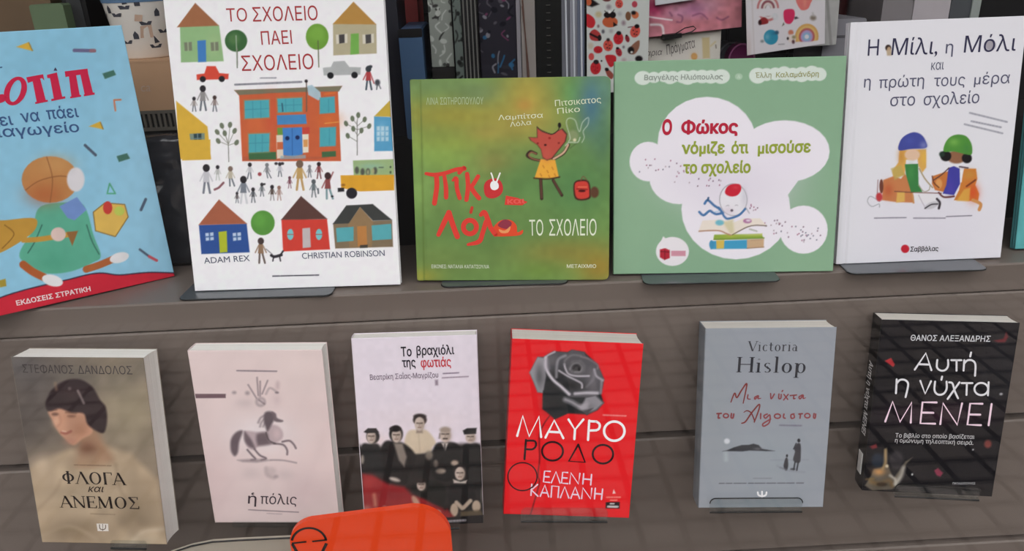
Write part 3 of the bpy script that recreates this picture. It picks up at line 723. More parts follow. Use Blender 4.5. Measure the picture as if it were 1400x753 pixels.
    kid(277, 540, 120, (150, 146, 146)); kid(234, 545, 70, (170, 160, 156)); kid(335, 545, 76, (150, 134, 130), (70, 52, 48))
    s.crop(440, 80, .1992); kid(320, 212, 160, (180, 66, 70), (56, 60, 66), legs=(70, 84, 96), arm=(358, 170)); s.ell(382, 165, 18, 22, (76, 78, 84), 2); s.line([(380, 180), (376, 212)], 8, (96, 98, 104)); s.line([(392, 180), (404, 206)], 8, (120, 122, 128)); s.ell(330, 58, 18, 12, (60, 64, 70), rot=-20)
    s.crop(265, 215, .1)
    kid(170, 485, 385, (206, 204, 210), legs=(120, 124, 134)); kid(325, 310, 200, (192, 192, 188), legs=(206, 210, 204)); kid(500, 390, 265, (196, 186, 166), (128, 108, 96), 20)
    kid(765, 290, 215, (200, 198, 202), lean=-10); kid(1000, 280, 200, (140, 140, 144), (130, 130, 134), 30); kid(1175, 260, 190, (196, 196, 204)); s.ell(1125, 85, 24, 20, sk); s.ell(1210, 85, 24, 20, sk)
    kid(678, 625, 365, (126, 132, 142), legs=(216, 216, 220)); kid(590, 620, 145, (100, 90, 92)); kid(810, 615, 200, (92, 94, 100)); kid(930, 530, 180, (120, 124, 128)); s.line([(930, 372), (968, 366)], 26, sk)
    kid(1070, 585, 205, (100, 86, 80), legs=(170, 166, 166)); kid(1165, 585, 195, (180, 150, 140), (150, 112, 98), legs=(190, 160, 150)); kid(1310, 420, 160, (130, 78, 92), (104, 66, 78), legs=(150, 110, 122))
    s.ell(900, 230, 26, 26, (160, 74, 80)); s.line([(285, 440), (340, 415), (375, 380), (405, 348)], 30, (140, 92, 100))
    s.crop(390, 205, .1107)
    kid(178, 490, 360, (196, 160, 100), (120, 98, 82), legs=(200, 164, 110)); kid(300, 335, 150, (130, 130, 134), (140, 140, 144)); kid(415, 350, 200, (140, 74, 76), (52, 40, 42), legs=(120, 70, 70))
    kid(350, 580, 215, (110, 120, 124), (90, 96, 100), legs=(130, 136, 140)); s.line([(405, 480), (408, 535)], 18, (80, 90, 96)); kid(525, 600, 320, (146, 76, 76), (66, 44, 46), 20, legs=(130, 160, 164), arm=(590, 275)); s.ell(580, 572, 16, 12, (30, 30, 40))
    # bus
    s.poly([(836, 130), (1340, 112), (1340, 320), (846, 320)], (160, 184, 130)); s.blob(1060, 200, 150, 40, (150, 192, 170), .7)
    for x, y in ((885, 250), (955, 270), (1022, 270), (1110, 255)): s.ell(x, y, 26, 44, (74, 74, 70), 2, .85)
    s.ell(1022, 275, 14, 30, (166, 170, 130), 2); s.ell(1085, 260, 16, 34, (176, 176, 130), 2); s.line([(1160, 215), (1208, 215)], 14, (90, 104, 90)); s.ell(1300, 210, 10, 12, (60, 70, 60)); s.ell(1300, 275, 12, 18, (80, 96, 70))
    s.poly([(682, 312), (900, 310), (1345, 306), (1345, 498), (930, 512), (690, 470)], (226, 166, 50)); s.blob(1100, 400, 200, 50, (232, 172, 52), .6); s.ell(715, 432, 24, 14, (150, 96, 30), 2)
    s.ell(820, 534, 68, 68, (40, 38, 44)); s.poly([(648, 468), (726, 464), (730, 512), (650, 518)], (44, 42, 46))
    # bottom row
    s.crop(200, 200, .2922)
    s.poly([(246, 368), (470, 362), (484, 496), (258, 504)], (50, 84, 152)); s.poly([(244, 368), (340, 248), (472, 362)], (170, 98, 72)); s.poly([(338, 400), (376, 396), (380, 494), (344, 498)], (180, 190, 50))
    for x in (276, 404): s.poly([(x, 406), (x+38, 402), (x+40, 438), (x+3, 442)], (190, 208, 232)); s.line([(x+19, 404), (x+21, 440)], 6, (70, 104, 160)); s.line([(x, 424), (x+38, 421)], 6, (70, 104, 160))
    s.ell(545, 358, 56, 58, (92, 152, 66)); s.ell(530, 345, 30, 34, (104, 168, 74), 8, .7)
    s.poly([(632, 342), (846, 340), (860, 482), (640, 492)], (214, 68, 56)); s.poly([(630, 344), (724, 232), (848, 340)], (94, 64, 58)); s.poly([(730, 384), (766, 380), (770, 472), (732, 476)], (200, 190, 190))
    for x in (674, 808): s.ell(x, 412, 15, 26, (126, 200, 206)); s.line([(x-14, 412), (x+14, 412)], 4, (180, 90, 80)); 
    s.poly([(874, 360), (1150, 344), (1155, 470), (884, 478)], (134, 116, 92)); s.poly([(872, 364), (936, 276), (1060, 270), (1150, 344), (1060, 348), (1000, 285), (950, 360)], (64, 66, 64)); s.poly([(944, 366), (1000, 284), (1062, 352), (1056, 470), (950, 474)], (150, 122, 88))
    s.poly([(986, 374), (1030, 372), (1034, 466), (990, 468)], (190, 130, 72)); s.poly([(888, 382), (970, 376), (970, 442), (892, 448)], (92, 172, 180)); s.poly([(1054, 370), (1146, 362), (1148, 434), (1058, 440)], (92, 172, 180)); s.poly([(1000, 462), (1036, 460), (1036, 474), (1000, 476)], (70, 64, 56))
    kid(536, 545, 116, (150, 120, 96), (74, 60, 58), 4, legs=(110, 96, 90)); s.line([(585, 510), (600, 516), (632, 508)], 13, (44, 42, 48)); s.line([(596, 516), (592, 536)], 6, (44, 42, 48)); s.line([(624, 516), (628, 536)], 6, (44, 42, 48)); s.line([(628, 508), (640, 490)], 8, (44, 42, 48)); s.line([(560, 480), (590, 505)], 3, (90, 90, 96))
    s.scribble([(592, 607), (806, 602)], 6, (60, 58, 70), seed=9, alpha=.9)
    s.grain(.015, 6, 8)
def title(p):
    p.crop(200, 0, .27885); c = (176, 62, 66)
    p.text('ΤΟ', (396, 106), (496, 104), 62, c, -.006); p.text('ΣΧΟΛΕΙΟ', (524, 106), (842, 98), 68, c, -.006)
    p.text('ΠΑΕΙ', (566, 220), (716, 214), 64, c, -.006); p.text('ΣΧΟΛΕΙΟ', (470, 348), (822, 338), 72, c, -.006)
def auth(p):
    p.crop(200, 200, .2922); n = (96, 100, 120)
    p.text('ADAM REX', (272, 548), (486, 536), 28, n, .004)
def auth2(p):
    p.crop(200, 200, .2922); n = (96, 100, 120)
    p.text('CHRISTIAN ROBINSON', (730, 526), (1116, 512), 28, n, .004)
book('picture_book', 'tall white picture book with printed houses and a school, standing on the upper shelf', GU, PB2, SB2, paint,
     [('title_lettering', title), ('author_lettering', auth), ('author_lettering', auth2)], True, (236, 232, 236), WH, surf=M_MATT, step=.0007)

# ---- green square board book
def paint(s):
    s.fill((112, 142, 78)); s.crop(540, 90, .4117)
    s.blob(210, 160, 260, 70, (160, 152, 66), .95); s.blob(120, 60, 160, 50, (112, 138, 84), .9); s.blob(290, 90, 90, 40, (108, 132, 92), .7); s.blob(440, 100, 90, 120, (172, 154, 70), .95); s.blob(420, 190, 120, 60, (164, 148, 72), .8)
    s.blob(300, 230, 70, 30, (172, 138, 70), .5); s.blob(430, 130, 30, 22, (186, 134, 66), .6); s.blob(590, 90, 40, 60, (98, 148, 84), .8); s.blob(655, 130, 50, 120, (76, 116, 136), .95); s.blob(700, 80, 30, 60, (100, 140, 126), .7)
    s.blob(180, 260, 160, 40, (150, 158, 70), .7); s.blob(140, 310, 120, 50, (138, 166, 80), .8); s.blob(70, 400, 60, 90, (138, 172, 96), .8); s.blob(330, 320, 70, 50, (150, 140, 76), .7); s.blob(400, 400, 80, 60, (96, 134, 76), .7); s.blob(600, 400, 140, 120, (84, 128, 78), .85); s.blob(690, 240, 30, 90, (84, 122, 96), .7)
    s.blob(320, 560, 260, 80, (94, 128, 72), .8); s.blob(150, 640, 120, 60, (110, 130, 70), .6); s.blob(560, 620, 160, 50, (138, 128, 62), .8); s.blob(680, 670, 80, 60, (152, 126, 54), .9); s.blob(90, 700, 60, 30, (150, 146, 62), .8); s.blob(480, 680, 80, 30, (108, 136, 60), .6)
    s.grain(.035, 26, 1); s.grain(.03, 8, 2)
    s.line([(84, 40), (97, 712)], 5, (92, 112, 52), 1.5, .5)
    # little fox in a yellow dress, chalk rabbit, satchel
    s.crop(680, 120, .2259); dk = (58, 40, 32)
    s.line([(262, 548), (268, 670)], 20, dk); s.line([(262, 550), (268, 664)], 11, (96, 64, 52)); s.line([(338, 560), (390, 650)], 18, dk); s.line([(340, 560), (386, 644)], 10, (96, 64, 52))
    s.line([(258, 440), (212, 430), (180, 410), (200, 385), (235, 398)], 16, dk, 1); s.line([(258, 440), (212, 428), (190, 408), (206, 390), (235, 400)], 8, (140, 92, 70), 1)
    s.line([(340, 430), (400, 395), (430, 345)], 20, dk); s.line([(340, 430), (400, 392), (428, 345)], 12, (206, 170, 140))
    s.poly([(262, 432), (350, 436), (372, 540), (330, 548), (225, 545)], (228, 166, 62)); s.line([(222, 546), (300, 552), (376, 540)], 9, (70, 46, 30)); s.grain(0, 5)
    for x, y in ((275, 470), (300, 500), (330, 480), (260, 520), (310, 530), (345, 520)): s.line([(x, y), (x+8, y+14)], 4, (180, 106, 40))
    hd = [(238, 240), (268, 262), (330, 282), (368, 258), (395, 246), (424, 280), (414, 325), (370, 380), (330, 430), (300, 440), (275, 425), (262, 372), (240, 345), (200, 318), (188, 298), (215, 300), (240, 300)]
    s.poly([(x, y) for x, y in hd], (70, 40, 34), 1.5); s.poly([(300+(x-300)*.94, 340+(y-340)*.94) for x, y in hd], (184, 78, 66)); s.blob(300, 400, 30, 40, (196, 92, 76), .6)
    s.ell(376, 226, 10, 16, (24, 20, 20)); s.line([(240, 236), (268, 258), (330, 280), (366, 258), (376, 236)], 5, (44, 30, 28)); s.ell(290, 346, 8, 6, (60, 20, 20)); s.ell(316, 304, 8, 7, (150, 40, 36)); s.ell(372, 334, 7, 6, (130, 40, 36)); s.ell(244, 336, 7, 6, (130, 40, 36))
    ck = (206, 214, 200)
    s.ell(458, 290, 34, 36, (140, 150, 110), 4, .7); s.line([(430, 325), (440, 300), (418, 215), (432, 184), (470, 196), (488, 250), (500, 262), (515, 210), (550, 180), (548, 222), (520, 262), (526, 300), (512, 330)], 5, ck, 1, .7); s.line([(412, 350), (436, 330), (485, 330), (500, 300)], 6, ck, 1, .8); s.ell(468, 316, 10, 10, (214, 206, 170), 1.5)
    s.line([(480, 335), (440, 365)], 4, (60, 70, 50), 2, .5)
    s.poly([(462, 580), (500, 556), (552, 566), (566, 640), (556, 672), (500, 682), (466, 660)], (70, 34, 28), 1.2, sm=True); s.poly([(470, 582), (502, 566), (546, 574), (556, 640), (548, 664), (500, 672), (474, 652)], (200, 64, 54), 1, sm=True)
    s.ell(588, 632, 26, 34, (92, 62, 44), 2); s.line([(480, 612), (545, 616)], 5, (110, 28, 24)); s.ell(512, 624, 22, 7, (70, 20, 20)); s.line([(490, 600), (540, 600)], 6, (224, 120, 90)); s.line([(505, 560), (520, 536), (545, 562)], 5, (120, 80, 60))
def title(p):
    p.crop(580, 220, .1594); c = (216, 62, 52)
    p.stroke([(16, 108, .8), (90, 118), (180, 104), (270, 74), (345, 66, 1.1)], 34, c); p.stroke([(104, 120), (108, 220), (88, 362)], 42, c); p.stroke([(170, 112, .8), (186, 220), (188, 312)], 38, c)
    p.stroke([(246, 166, .6), (275, 150), (280, 230), (304, 318)], 36, c); p.stroke([(300, 100), (340, 58)], 34, c, False)
    p.stroke([(368, 112), (376, 220), (362, 332)], 38, c); p.stroke([(462, 132), (420, 200), (396, 230)], 36, c); p.stroke([(400, 222), (430, 270), (470, 318)], 40, c)
    p.poly([(512, 220), (530, 176), (570, 154), (620, 150), (660, 180), (676, 236), (660, 284), (610, 316), (555, 318), (520, 286)], (196, 50, 52), True)
    p.poly([(566, 206), (580, 176), (612, 172), (636, 196), (636, 232), (606, 250), (576, 240)], (244, 240, 238), True); p.stroke([(596, 176), (584, 130), (574, 104)], 13, (238, 234, 226)); p.stroke([(622, 176), (640, 130), (650, 104)], 13, (238, 234, 226))
    p.poly([(700, 296), (800, 316), (886, 352), (840, 380), (780, 378), (690, 376)], c)
    p.text('και', (712, 366), (866, 362), 46, (226, 92, 84), .03)
    p.stroke([(122, 632, .8), (170, 530), (212, 442)], 44, c); p.stroke([(212, 442), (250, 560), (284, 648)], 46, c)
    p.ring(392, 566, 56, 58, 42, c); p.stroke([(410, 400), (400, 440)], 26, (196, 58, 44), False)
    p.stroke([(486, 462, .8), (516, 440), (545, 500), (570, 570), (610, 628)], 42, c); p.stroke([(530, 520), (500, 620), (470, 690), (376, 716, .6)], 40, c)
    p.poly([(590, 620), (600, 560), (660, 508), (740, 506), (790, 550), (800, 610), (846, 590), (838, 626), (780, 642), (620, 646)], (218, 74, 44), True)
    p.poly([(632, 545), (690, 500), (750, 530), (720, 580), (660, 572)], (142, 52, 70), True); p.poly([(640, 585), (690, 596), (740, 560), (720, 612), (660, 616)], (228, 150, 96), True)
def sub(p):
    p.crop(570, 290, .1929); p.text('ΤΟ', (798, 166), (896, 164), 108, (222, 228, 206), -.012); p.text('ΣΧΟΛΕΙΟ', (938, 166), (1272, 164), 112, (222, 228, 206), -.012)
def auth(p):
    p.crop(570, 100, .1857); p.text('ΛΙΝΑ ΣΩΤΗΡΟΠΟΥΛΟΥ', (70, 232), (490, 228), 50, (176, 190, 150), .004)
def chalk(p):
    p.crop(680, 120, .2259); ck = (220, 224, 196)
    p.text('Λαμπίτσα', (6, 196), (276, 180), 30, ck, .0); p.text('Λόλα', (78, 236), (206, 222), 28, ck)
def chalk2(p):
    p.crop(680, 120, .2259); ck = (220, 224, 196)
    p.text('Πιτσικατος', (350, 112), (628, 88), 36, ck); p.text('Πίκο', (364, 158), (500, 144), 32, ck)
def publ(p):
    p.crop(570, 290, .1929); p.text('ΕΙΚΟΝΕΣ: ΝΑΤΑΛΙΑ ΚΑΠΑΤΣΟΥΛΙΑ', (104, 396), (512, 398), 24, (206, 212, 190), .012)
def publ2(p):
    p.crop(570, 290, .1929); p.text('ΜΕΤΑΙΧΜΙΟ', (1062, 394), (1270, 394), 24, (214, 216, 190), .015)
book('picture_book', 'square green hardcover picture book with a painted fox in a yellow dress', GU, PB3, SB3, paint,
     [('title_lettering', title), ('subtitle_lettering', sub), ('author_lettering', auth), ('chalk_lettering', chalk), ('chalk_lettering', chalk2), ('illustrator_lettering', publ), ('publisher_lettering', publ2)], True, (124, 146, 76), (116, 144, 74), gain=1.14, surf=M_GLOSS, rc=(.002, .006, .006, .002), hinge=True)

# ---- pale green picture book with a white cloud
def paint(s):
    s.fill((142, 178, 146)); s.crop(820, 60, .4516); s.blob(100, 400, 120, 300, (150, 184, 150), .5)
    ci = (244, 238, 246)
    cl = (232, 224, 236)
    def cloud(f, c, off=0):
        s.ell(325, 300, 150+off, 140+off, c, 1); s.ell(560, 325, 136+off, 94+off, c, 1); s.ell(330, 370, 165+off, 100+off, c); s.ell(147, 356, 57+off, 60+off, c); s.ell(412, 500, 165+off, 152+off, c); s.ell(617, 562, 73+off, 73+off, c); s.ell(240, 405, 90+off, 80+off, c); s.poly([(470, 330), (600, 415), (560, 470), (440, 440)], c); s.poly([(520, 520), (580, 500), (580, 600), (510, 560)], c)
    cloud(0, ci); s.blob(420, 440, 150, 80, cl, .8); s.blob(330, 400, 130, 60, cl, .6); s.blob(560, 340, 70, 60, (240, 230, 244), .6)
    rnd = random.Random(2)
    for cx, cy, n, q in ((170, 372, 14, 45), (250, 400, 10, 40), (330, 420, 10, 40), (620, 575, 26, 50), (540, 545, 16, 30), (460, 495, 8, 20)):
        for i in range(n): s.ell(cx+rnd.gauss(0, q*.6), cy+rnd.gauss(0, q*.35), 2.0, 2.4, rnd.choice([(96, 60, 84), (90, 90, 110), (150, 80, 110), (170, 150, 160)]), .8, .8)
    # author bands and publisher's disc
    bd = (220, 230, 220); s.crop(860, 85, .2)
    for x, y, r in ((95, 108, 48), (170, 104, 38), (240, 98, 38), (300, 100, 40), (370, 100, 44), (440, 98, 44), (500, 98, 46), (560, 100, 46), (630, 98, 50), (400, 108, 46), (280, 112, 38)): s.ell(x, y, r*1.2, r, bd)
    for x, y, r in ((880, 92, 54), (940, 84, 44), (1000, 80, 44), (1060, 76, 48), (1120, 84, 46), (1180, 84, 52), (1250, 76, 52), (1300, 82, 46)): s.ell(x, y, r*1.1, r, bd)
    s.ell(750, 98, 26, 22, (176, 204, 178))
    s.crop(820, 60, .4516); s.ell(220, 628, 50, 44, (240, 234, 238)); s.poly([(178, 612), (192, 582), (212, 600)], (240, 234, 238))
    s.poly([(182, 622), (198, 618), (212, 624), (212, 648), (196, 654), (182, 646)], (186, 40, 58)); s.line([(184, 628), (210, 630)], 3, (120, 24, 36)); s.line([(197, 624), (197, 652)], 2.5, (120, 24, 36)); s.poly([(216, 626), (260, 626), (260, 642), (216, 642)], (214, 150, 166), 1)
    # snow-white pup with a red cap and a blue scarf, on books
    s.crop(940, 240, .1462)
    s.poly([(250, 552), (690, 545), (715, 585), (240, 602)], (150, 176, 70)); s.poly([(420, 560), (700, 540), (700, 560)], (190, 196, 110)); s.line([(250, 596), (714, 584)], 12, (118, 150, 60)); s.blob(400, 560, 60, 20, (190, 190, 80), .6)
    s.poly([(215, 612), (560, 600), (560, 684), (215, 688)], (70, 160, 200)); s.ell(225, 645, 22, 42, (70, 150, 190)); s.poly([(268, 606), (345, 602), (340, 682), (270, 684)], (220, 190, 90)); s.poly([(556, 598), (715, 590), (712, 670), (556, 680)], (206, 172, 136)); s.line([(556, 680), (714, 668)], 7, (150, 116, 86)); s.line([(590, 606), (700, 600)], 3, (170, 140, 110))
    s.poly([(104, 516), (140, 420), (300, 410), (405, 450), (520, 400), (680, 400), (738, 468), (600, 466), (480, 520), (405, 552), (330, 520), (230, 506)], (240, 228, 216), 1)
    s.line([(108, 520), (200, 514), (300, 516), (360, 540), (405, 556)], 12, (186, 140, 112)); s.line([(420, 552), (480, 520), (560, 480), (640, 464), (738, 470)], 9, (110, 92, 76)); s.poly([(320, 430), (430, 400), (440, 540), (400, 550)], (214, 204, 160), 4, .7)
    s.ell(300, 440, 40, 26, (120, 190, 206), 2); s.ell(560, 424, 40, 22, (178, 120, 160), 1.5); s.ell(568, 420, 22, 10, (232, 214, 228), 1.5)
    s.ell(428, 225, 132, 152, (160, 156, 164)); s.ell(428, 226, 125, 145, (238, 234, 240)); s.blob(530, 200, 30, 90, (200, 196, 208), .5); s.blob(380, 330, 50, 40, (220, 200, 214), .5)
    s.poly([(350, 150), (375, 100), (430, 78), (490, 84), (502, 130), (470, 180), (415, 196), (365, 180)], (206, 36, 56), 1, sm=True); s.blob(450, 110, 30, 20, (226, 80, 90), .5)
    s.ell(414, 325, 13, 12, (96, 84, 96)); s.line([(362, 285), (378, 276), (388, 284)], 5, (170, 164, 172)); s.line([(446, 280), (458, 274), (470, 280)], 5, (170, 164, 172))
    bl = (74, 118, 170)
    s.line([(325, 350), (350, 390), (385, 402), (480, 370), (540, 310)], 20, bl); s.line([(325, 350), (270, 360), (235, 345), (205, 330), (150, 370), (110, 340)], 22, bl); s.line([(300, 310), (250, 280), (190, 230), (160, 262)], 22, bl); s.line([(190, 230), (195, 208)], 18, (60, 90, 130)); s.line([(290, 300), (330, 350)], 24, bl); s.line([(250, 340), (300, 330)], 8, (170, 200, 226))
    s.line([(545, 300), (578, 352)], 6, (150, 150, 160)); s.scribble([(580, 500), (650, 520)], 14, (190, 190, 180), seed=3)
def title(p):
    p.crop(820, 60, .4516); c = (190, 36, 62)
    p.text('Ο', (188, 273), (218, 273), 41, c, .045); p.text('Φώκος', (246, 271), (418, 269), 34, c, .042, h=.66)
    g = (156, 170, 66)
    p.text('νόμιζε', (248, 332), (378, 330), 33, g, .034); p.text('ότι', (398, 331), (450, 330), 33, g, .034); p.text('μισούσε', (478, 331), (638, 327), 33, g, .034); p.text('το σχολείο', (252, 391), (456, 389), 33, g, .034)
def auth(p):
    p.crop(860, 85, .2); p.text('Βαγγέλης Ηλιόπουλος', (104, 122), (640, 116), 34, (150, 160, 150), .012)
def auth2(p):
    p.crop(860, 85, .2); p.text('Έλλη', (862, 106), (972, 104), 34, (168, 170, 130), .012); p.text('Καλαμάνδρη', (1004, 104), (1296, 96), 34, (164, 166, 110), .012)
def amp(p):
    p.crop(860, 85, .2); p.text('&', (738, 110), (762, 110), 24, (200, 220, 200), 0)
book('picture_book', 'pale green square picture book with a white cloud and a red-capped white pup', GU, PB4, SB4, paint,
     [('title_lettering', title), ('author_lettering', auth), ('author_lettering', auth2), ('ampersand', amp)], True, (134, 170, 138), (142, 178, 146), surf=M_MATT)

# ---- white picture book at the right
def paint(s):
    s.fill((236, 234, 240)); s.crop(1120, 0, .5176); s.blob(300, 600, 200, 120, (228, 222, 234), .6)
    s.crop(1180, 40, .1594); s.ell(216, 160, 26, 28, (60, 44, 40)); s.ell(222, 180, 18, 30, (190, 160, 130)); s.poly([(200, 180), (244, 180), (244, 226), (206, 226)], (196, 176, 150), 1.5)
    s.ell(1092, 138, 46, 44, (170, 164, 172), 2)
    # two hats on heaps of bags and cloth
    s.crop(1180, 170, .1726)
    s.poly([(288, 205), (500, 195), (500, 340), (470, 380), (440, 330), (430, 270), (340, 280), (330, 400), (240, 420), (230, 370), (280, 300)], (224, 172, 90), 1.5); s.blob(300, 250, 30, 60, (196, 130, 60), .5); s.blob(480, 260, 20, 60, (236, 190, 80), .6)
    s.ell(390, 240, 60, 46, (232, 196, 168), 2)
    s.poly([(284, 205), (290, 140), (330, 90), (400, 62), (460, 80), (496, 130), (500, 185), (380, 195)], (72, 80, 158), 1, sm=True); s.blob(480, 165, 30, 30, (150, 156, 206), .6); s.blob(370, 130, 40, 30, (84, 96, 180), .5)
    s.poly([(160, 440), (240, 410), (300, 430), (330, 390), (400, 470), (400, 620), (260, 615), (150, 600)], (206, 132, 84), 1.5); s.blob(200, 520, 40, 60, (190, 84, 56), .6); s.poly([(220, 350), (300, 320), (330, 400), (250, 440)], (196, 172, 96), 2, .8); s.ell(145, 490, 16, 56, (116, 66, 52), 1.2); s.line([(118, 440), (112, 560)], 6, (150, 110, 110))
    s.poly([(270, 540), (330, 530), (330, 610), (262, 620)], (226, 180, 96), 1.5); s.line([(390, 540), (400, 620)], 14, (206, 150, 96)); s.poly([(330, 315), (436, 312), (440, 470), (470, 535), (380, 540), (340, 400)], (64, 132, 72), 1); s.blob(380, 380, 24, 60, (84, 158, 86), .5)
    s.line([(445, 350), (490, 430), (550, 500)], 10, (170, 150, 110)); s.line([(440, 480), (480, 530), (520, 520), (530, 490)], 7, (170, 160, 140)); s.line([(250, 530), (420, 540), (620, 545)], 7, (120, 76, 66))
    s.poly([(395, 545), (560, 550), (600, 590), (560, 630), (430, 620)], (236, 232, 236), 2); s.line([(440, 560), (470, 620), (500, 670)], 6, (190, 180, 190)); s.ell(545, 640, 56, 26, (206, 202, 208), 1.5, rot=-20); s.line([(490, 665), (540, 635), (590, 630)], 10, (70, 66, 72)); s.line([(585, 590), (608, 620), (600, 665)], 18, (60, 52, 58))
    s.line([(130, 610), (60, 570), (35, 610), (70, 650), (125, 630), (130, 655)], 7, (176, 176, 182)); s.ell(128, 575, 26, 34, (196, 66, 70), 2)
    # right heap
    s.poly([(550, 410), (640, 380), (680, 370), (660, 540), (570, 520), (545, 470)], (206, 122, 62), 1.2); s.ell(600, 470, 26, 40, (226, 160, 96), 2); s.line([(548, 410), (560, 460), (600, 500)], 10, (110, 60, 40))
    s.poly([(800, 350), (895, 350), (905, 430), (890, 480), (920, 550), (910, 610), (720, 600), (760, 520)], (210, 130, 58), 1.2); s.blob(870, 540, 50, 70, (222, 84, 46), .8); s.blob(840, 400, 50, 40, (206, 150, 70), .7); s.line([(820, 490), (890, 440)], 14, (130, 66, 40)); s.line([(870, 600), (930, 630), (920, 675)], 26, (214, 150, 90))
    s.poly([(800, 515), (850, 500), (840, 610), (740, 605)], (226, 176, 80), 2, .8); s.poly([(764, 362), (794, 360), (780, 460), (764, 450)], (240, 238, 240))
    s.poly([(676, 345), (720, 330), (765, 350), (768, 470), (720, 560), (630, 548), (660, 480)], (70, 68, 160), 1); s.blob(690, 500, 30, 60, (92, 74, 176), .5); s.line([(680, 345), (620, 400), (560, 440)], 9, (96, 66, 60)); s.line([(600, 540), (640, 575), (720, 570)], 14, (110, 60, 60)); s.line([(765, 335), (830, 345)], 12, (90, 70, 80))
    s.ell(740, 258, 76, 52, (150, 104, 76), 2); s.ell(822, 268, 40, 40, (30, 26, 28), 1.5); s.ell(655, 250, 44, 42, (28, 24, 26), 1.5); s.ell(625, 236, 22, 22, (40, 60, 50), 2)
    s.poly([(640, 215), (650, 150), (690, 100), (752, 80), (820, 96), (860, 160), (860, 236), (810, 236), (720, 215)], (84, 148, 62), 1, sm=True); s.blob(720, 140, 40, 30, (136, 190, 90), .7); s.blob(820, 190, 30, 40, (70, 130, 70), .5)
    for a, b2 in (((90, 742), (340, 738)), ((400, 742), (650, 742)), ((660, 730), (860, 722))): s.scribble([a, b2], 9, (120, 116, 130), seed=int(a[0]))
    s.crop(1120, 0, .5176); s.ell(227, 657, 11, 11, (200, 40, 56))
    for a, b2 in (((398, 298), (496, 322)), ((402, 320), (480, 336)), ((384, 328), (484, 352))): s.scribble([a, b2], 5, (150, 150, 162), seed=int(a[1]), alpha=.7)
def title(p):
    p.crop(1180, 40, .1594); c = (58, 56, 84); c2 = (92, 92, 116)
    p.text('Η', (38, 228), (130, 224), 134, c, -.008); p.text('Μίλι,', (240, 222), (634, 212), 138, c, -.006, .03); p.text('η', (706, 208), (768, 205), 105, c2, -.006); p.text('Μόλι', (862, 200), (1306, 184), 138, c, -.008, .02)
    p.text('και', (582, 350), (690, 344), 82, c2, 0); p.text('η', (6, 500), (62, 498), 96, c2, -.003); p.text('πρώτη', (134, 506), (520, 486), 96, c2, -.004); p.text('τους', (604, 490), (870, 480), 96, c2, -.004); p.text('μέρα', (950, 474), (1254, 462), 96, c2, -.004)
    p.text('στο', (230, 660), (442, 652), 102, c2, -.002); p.text('σχολείο', (516, 652), (992, 632), 102, c2, -.002)
def publ(p):
    p.crop(1120, 0, .5176); p.text('Σαββάλας', (240, 664), (314, 662), 12, (50, 46, 52), .02)
book('picture_book', 'white hardcover picture book with a printed blue hat and green hat', GU, PB5, SB5, paint,
     [('title_lettering', title), ('publisher_lettering', publ)], True, (226, 224, 230), (236, 234, 240), surf=M_GLOSS, hinge=True, step=.0007)

# ---- teal book cut by the right edge
q = at_z(1391, 342, .003); PT = (float(q[0])+.115, float(q[1]), .003, 10, -2, 0)
book('picture_book', 'teal hardcover book cut by the right edge of the upper shelf', GU, PT, (.23, .17, .01),
     lambda s: (s.fill((96, 176, 178)), s.grain(.05, 12, 3)), None, True, (80, 150, 154), (96, 176, 178))
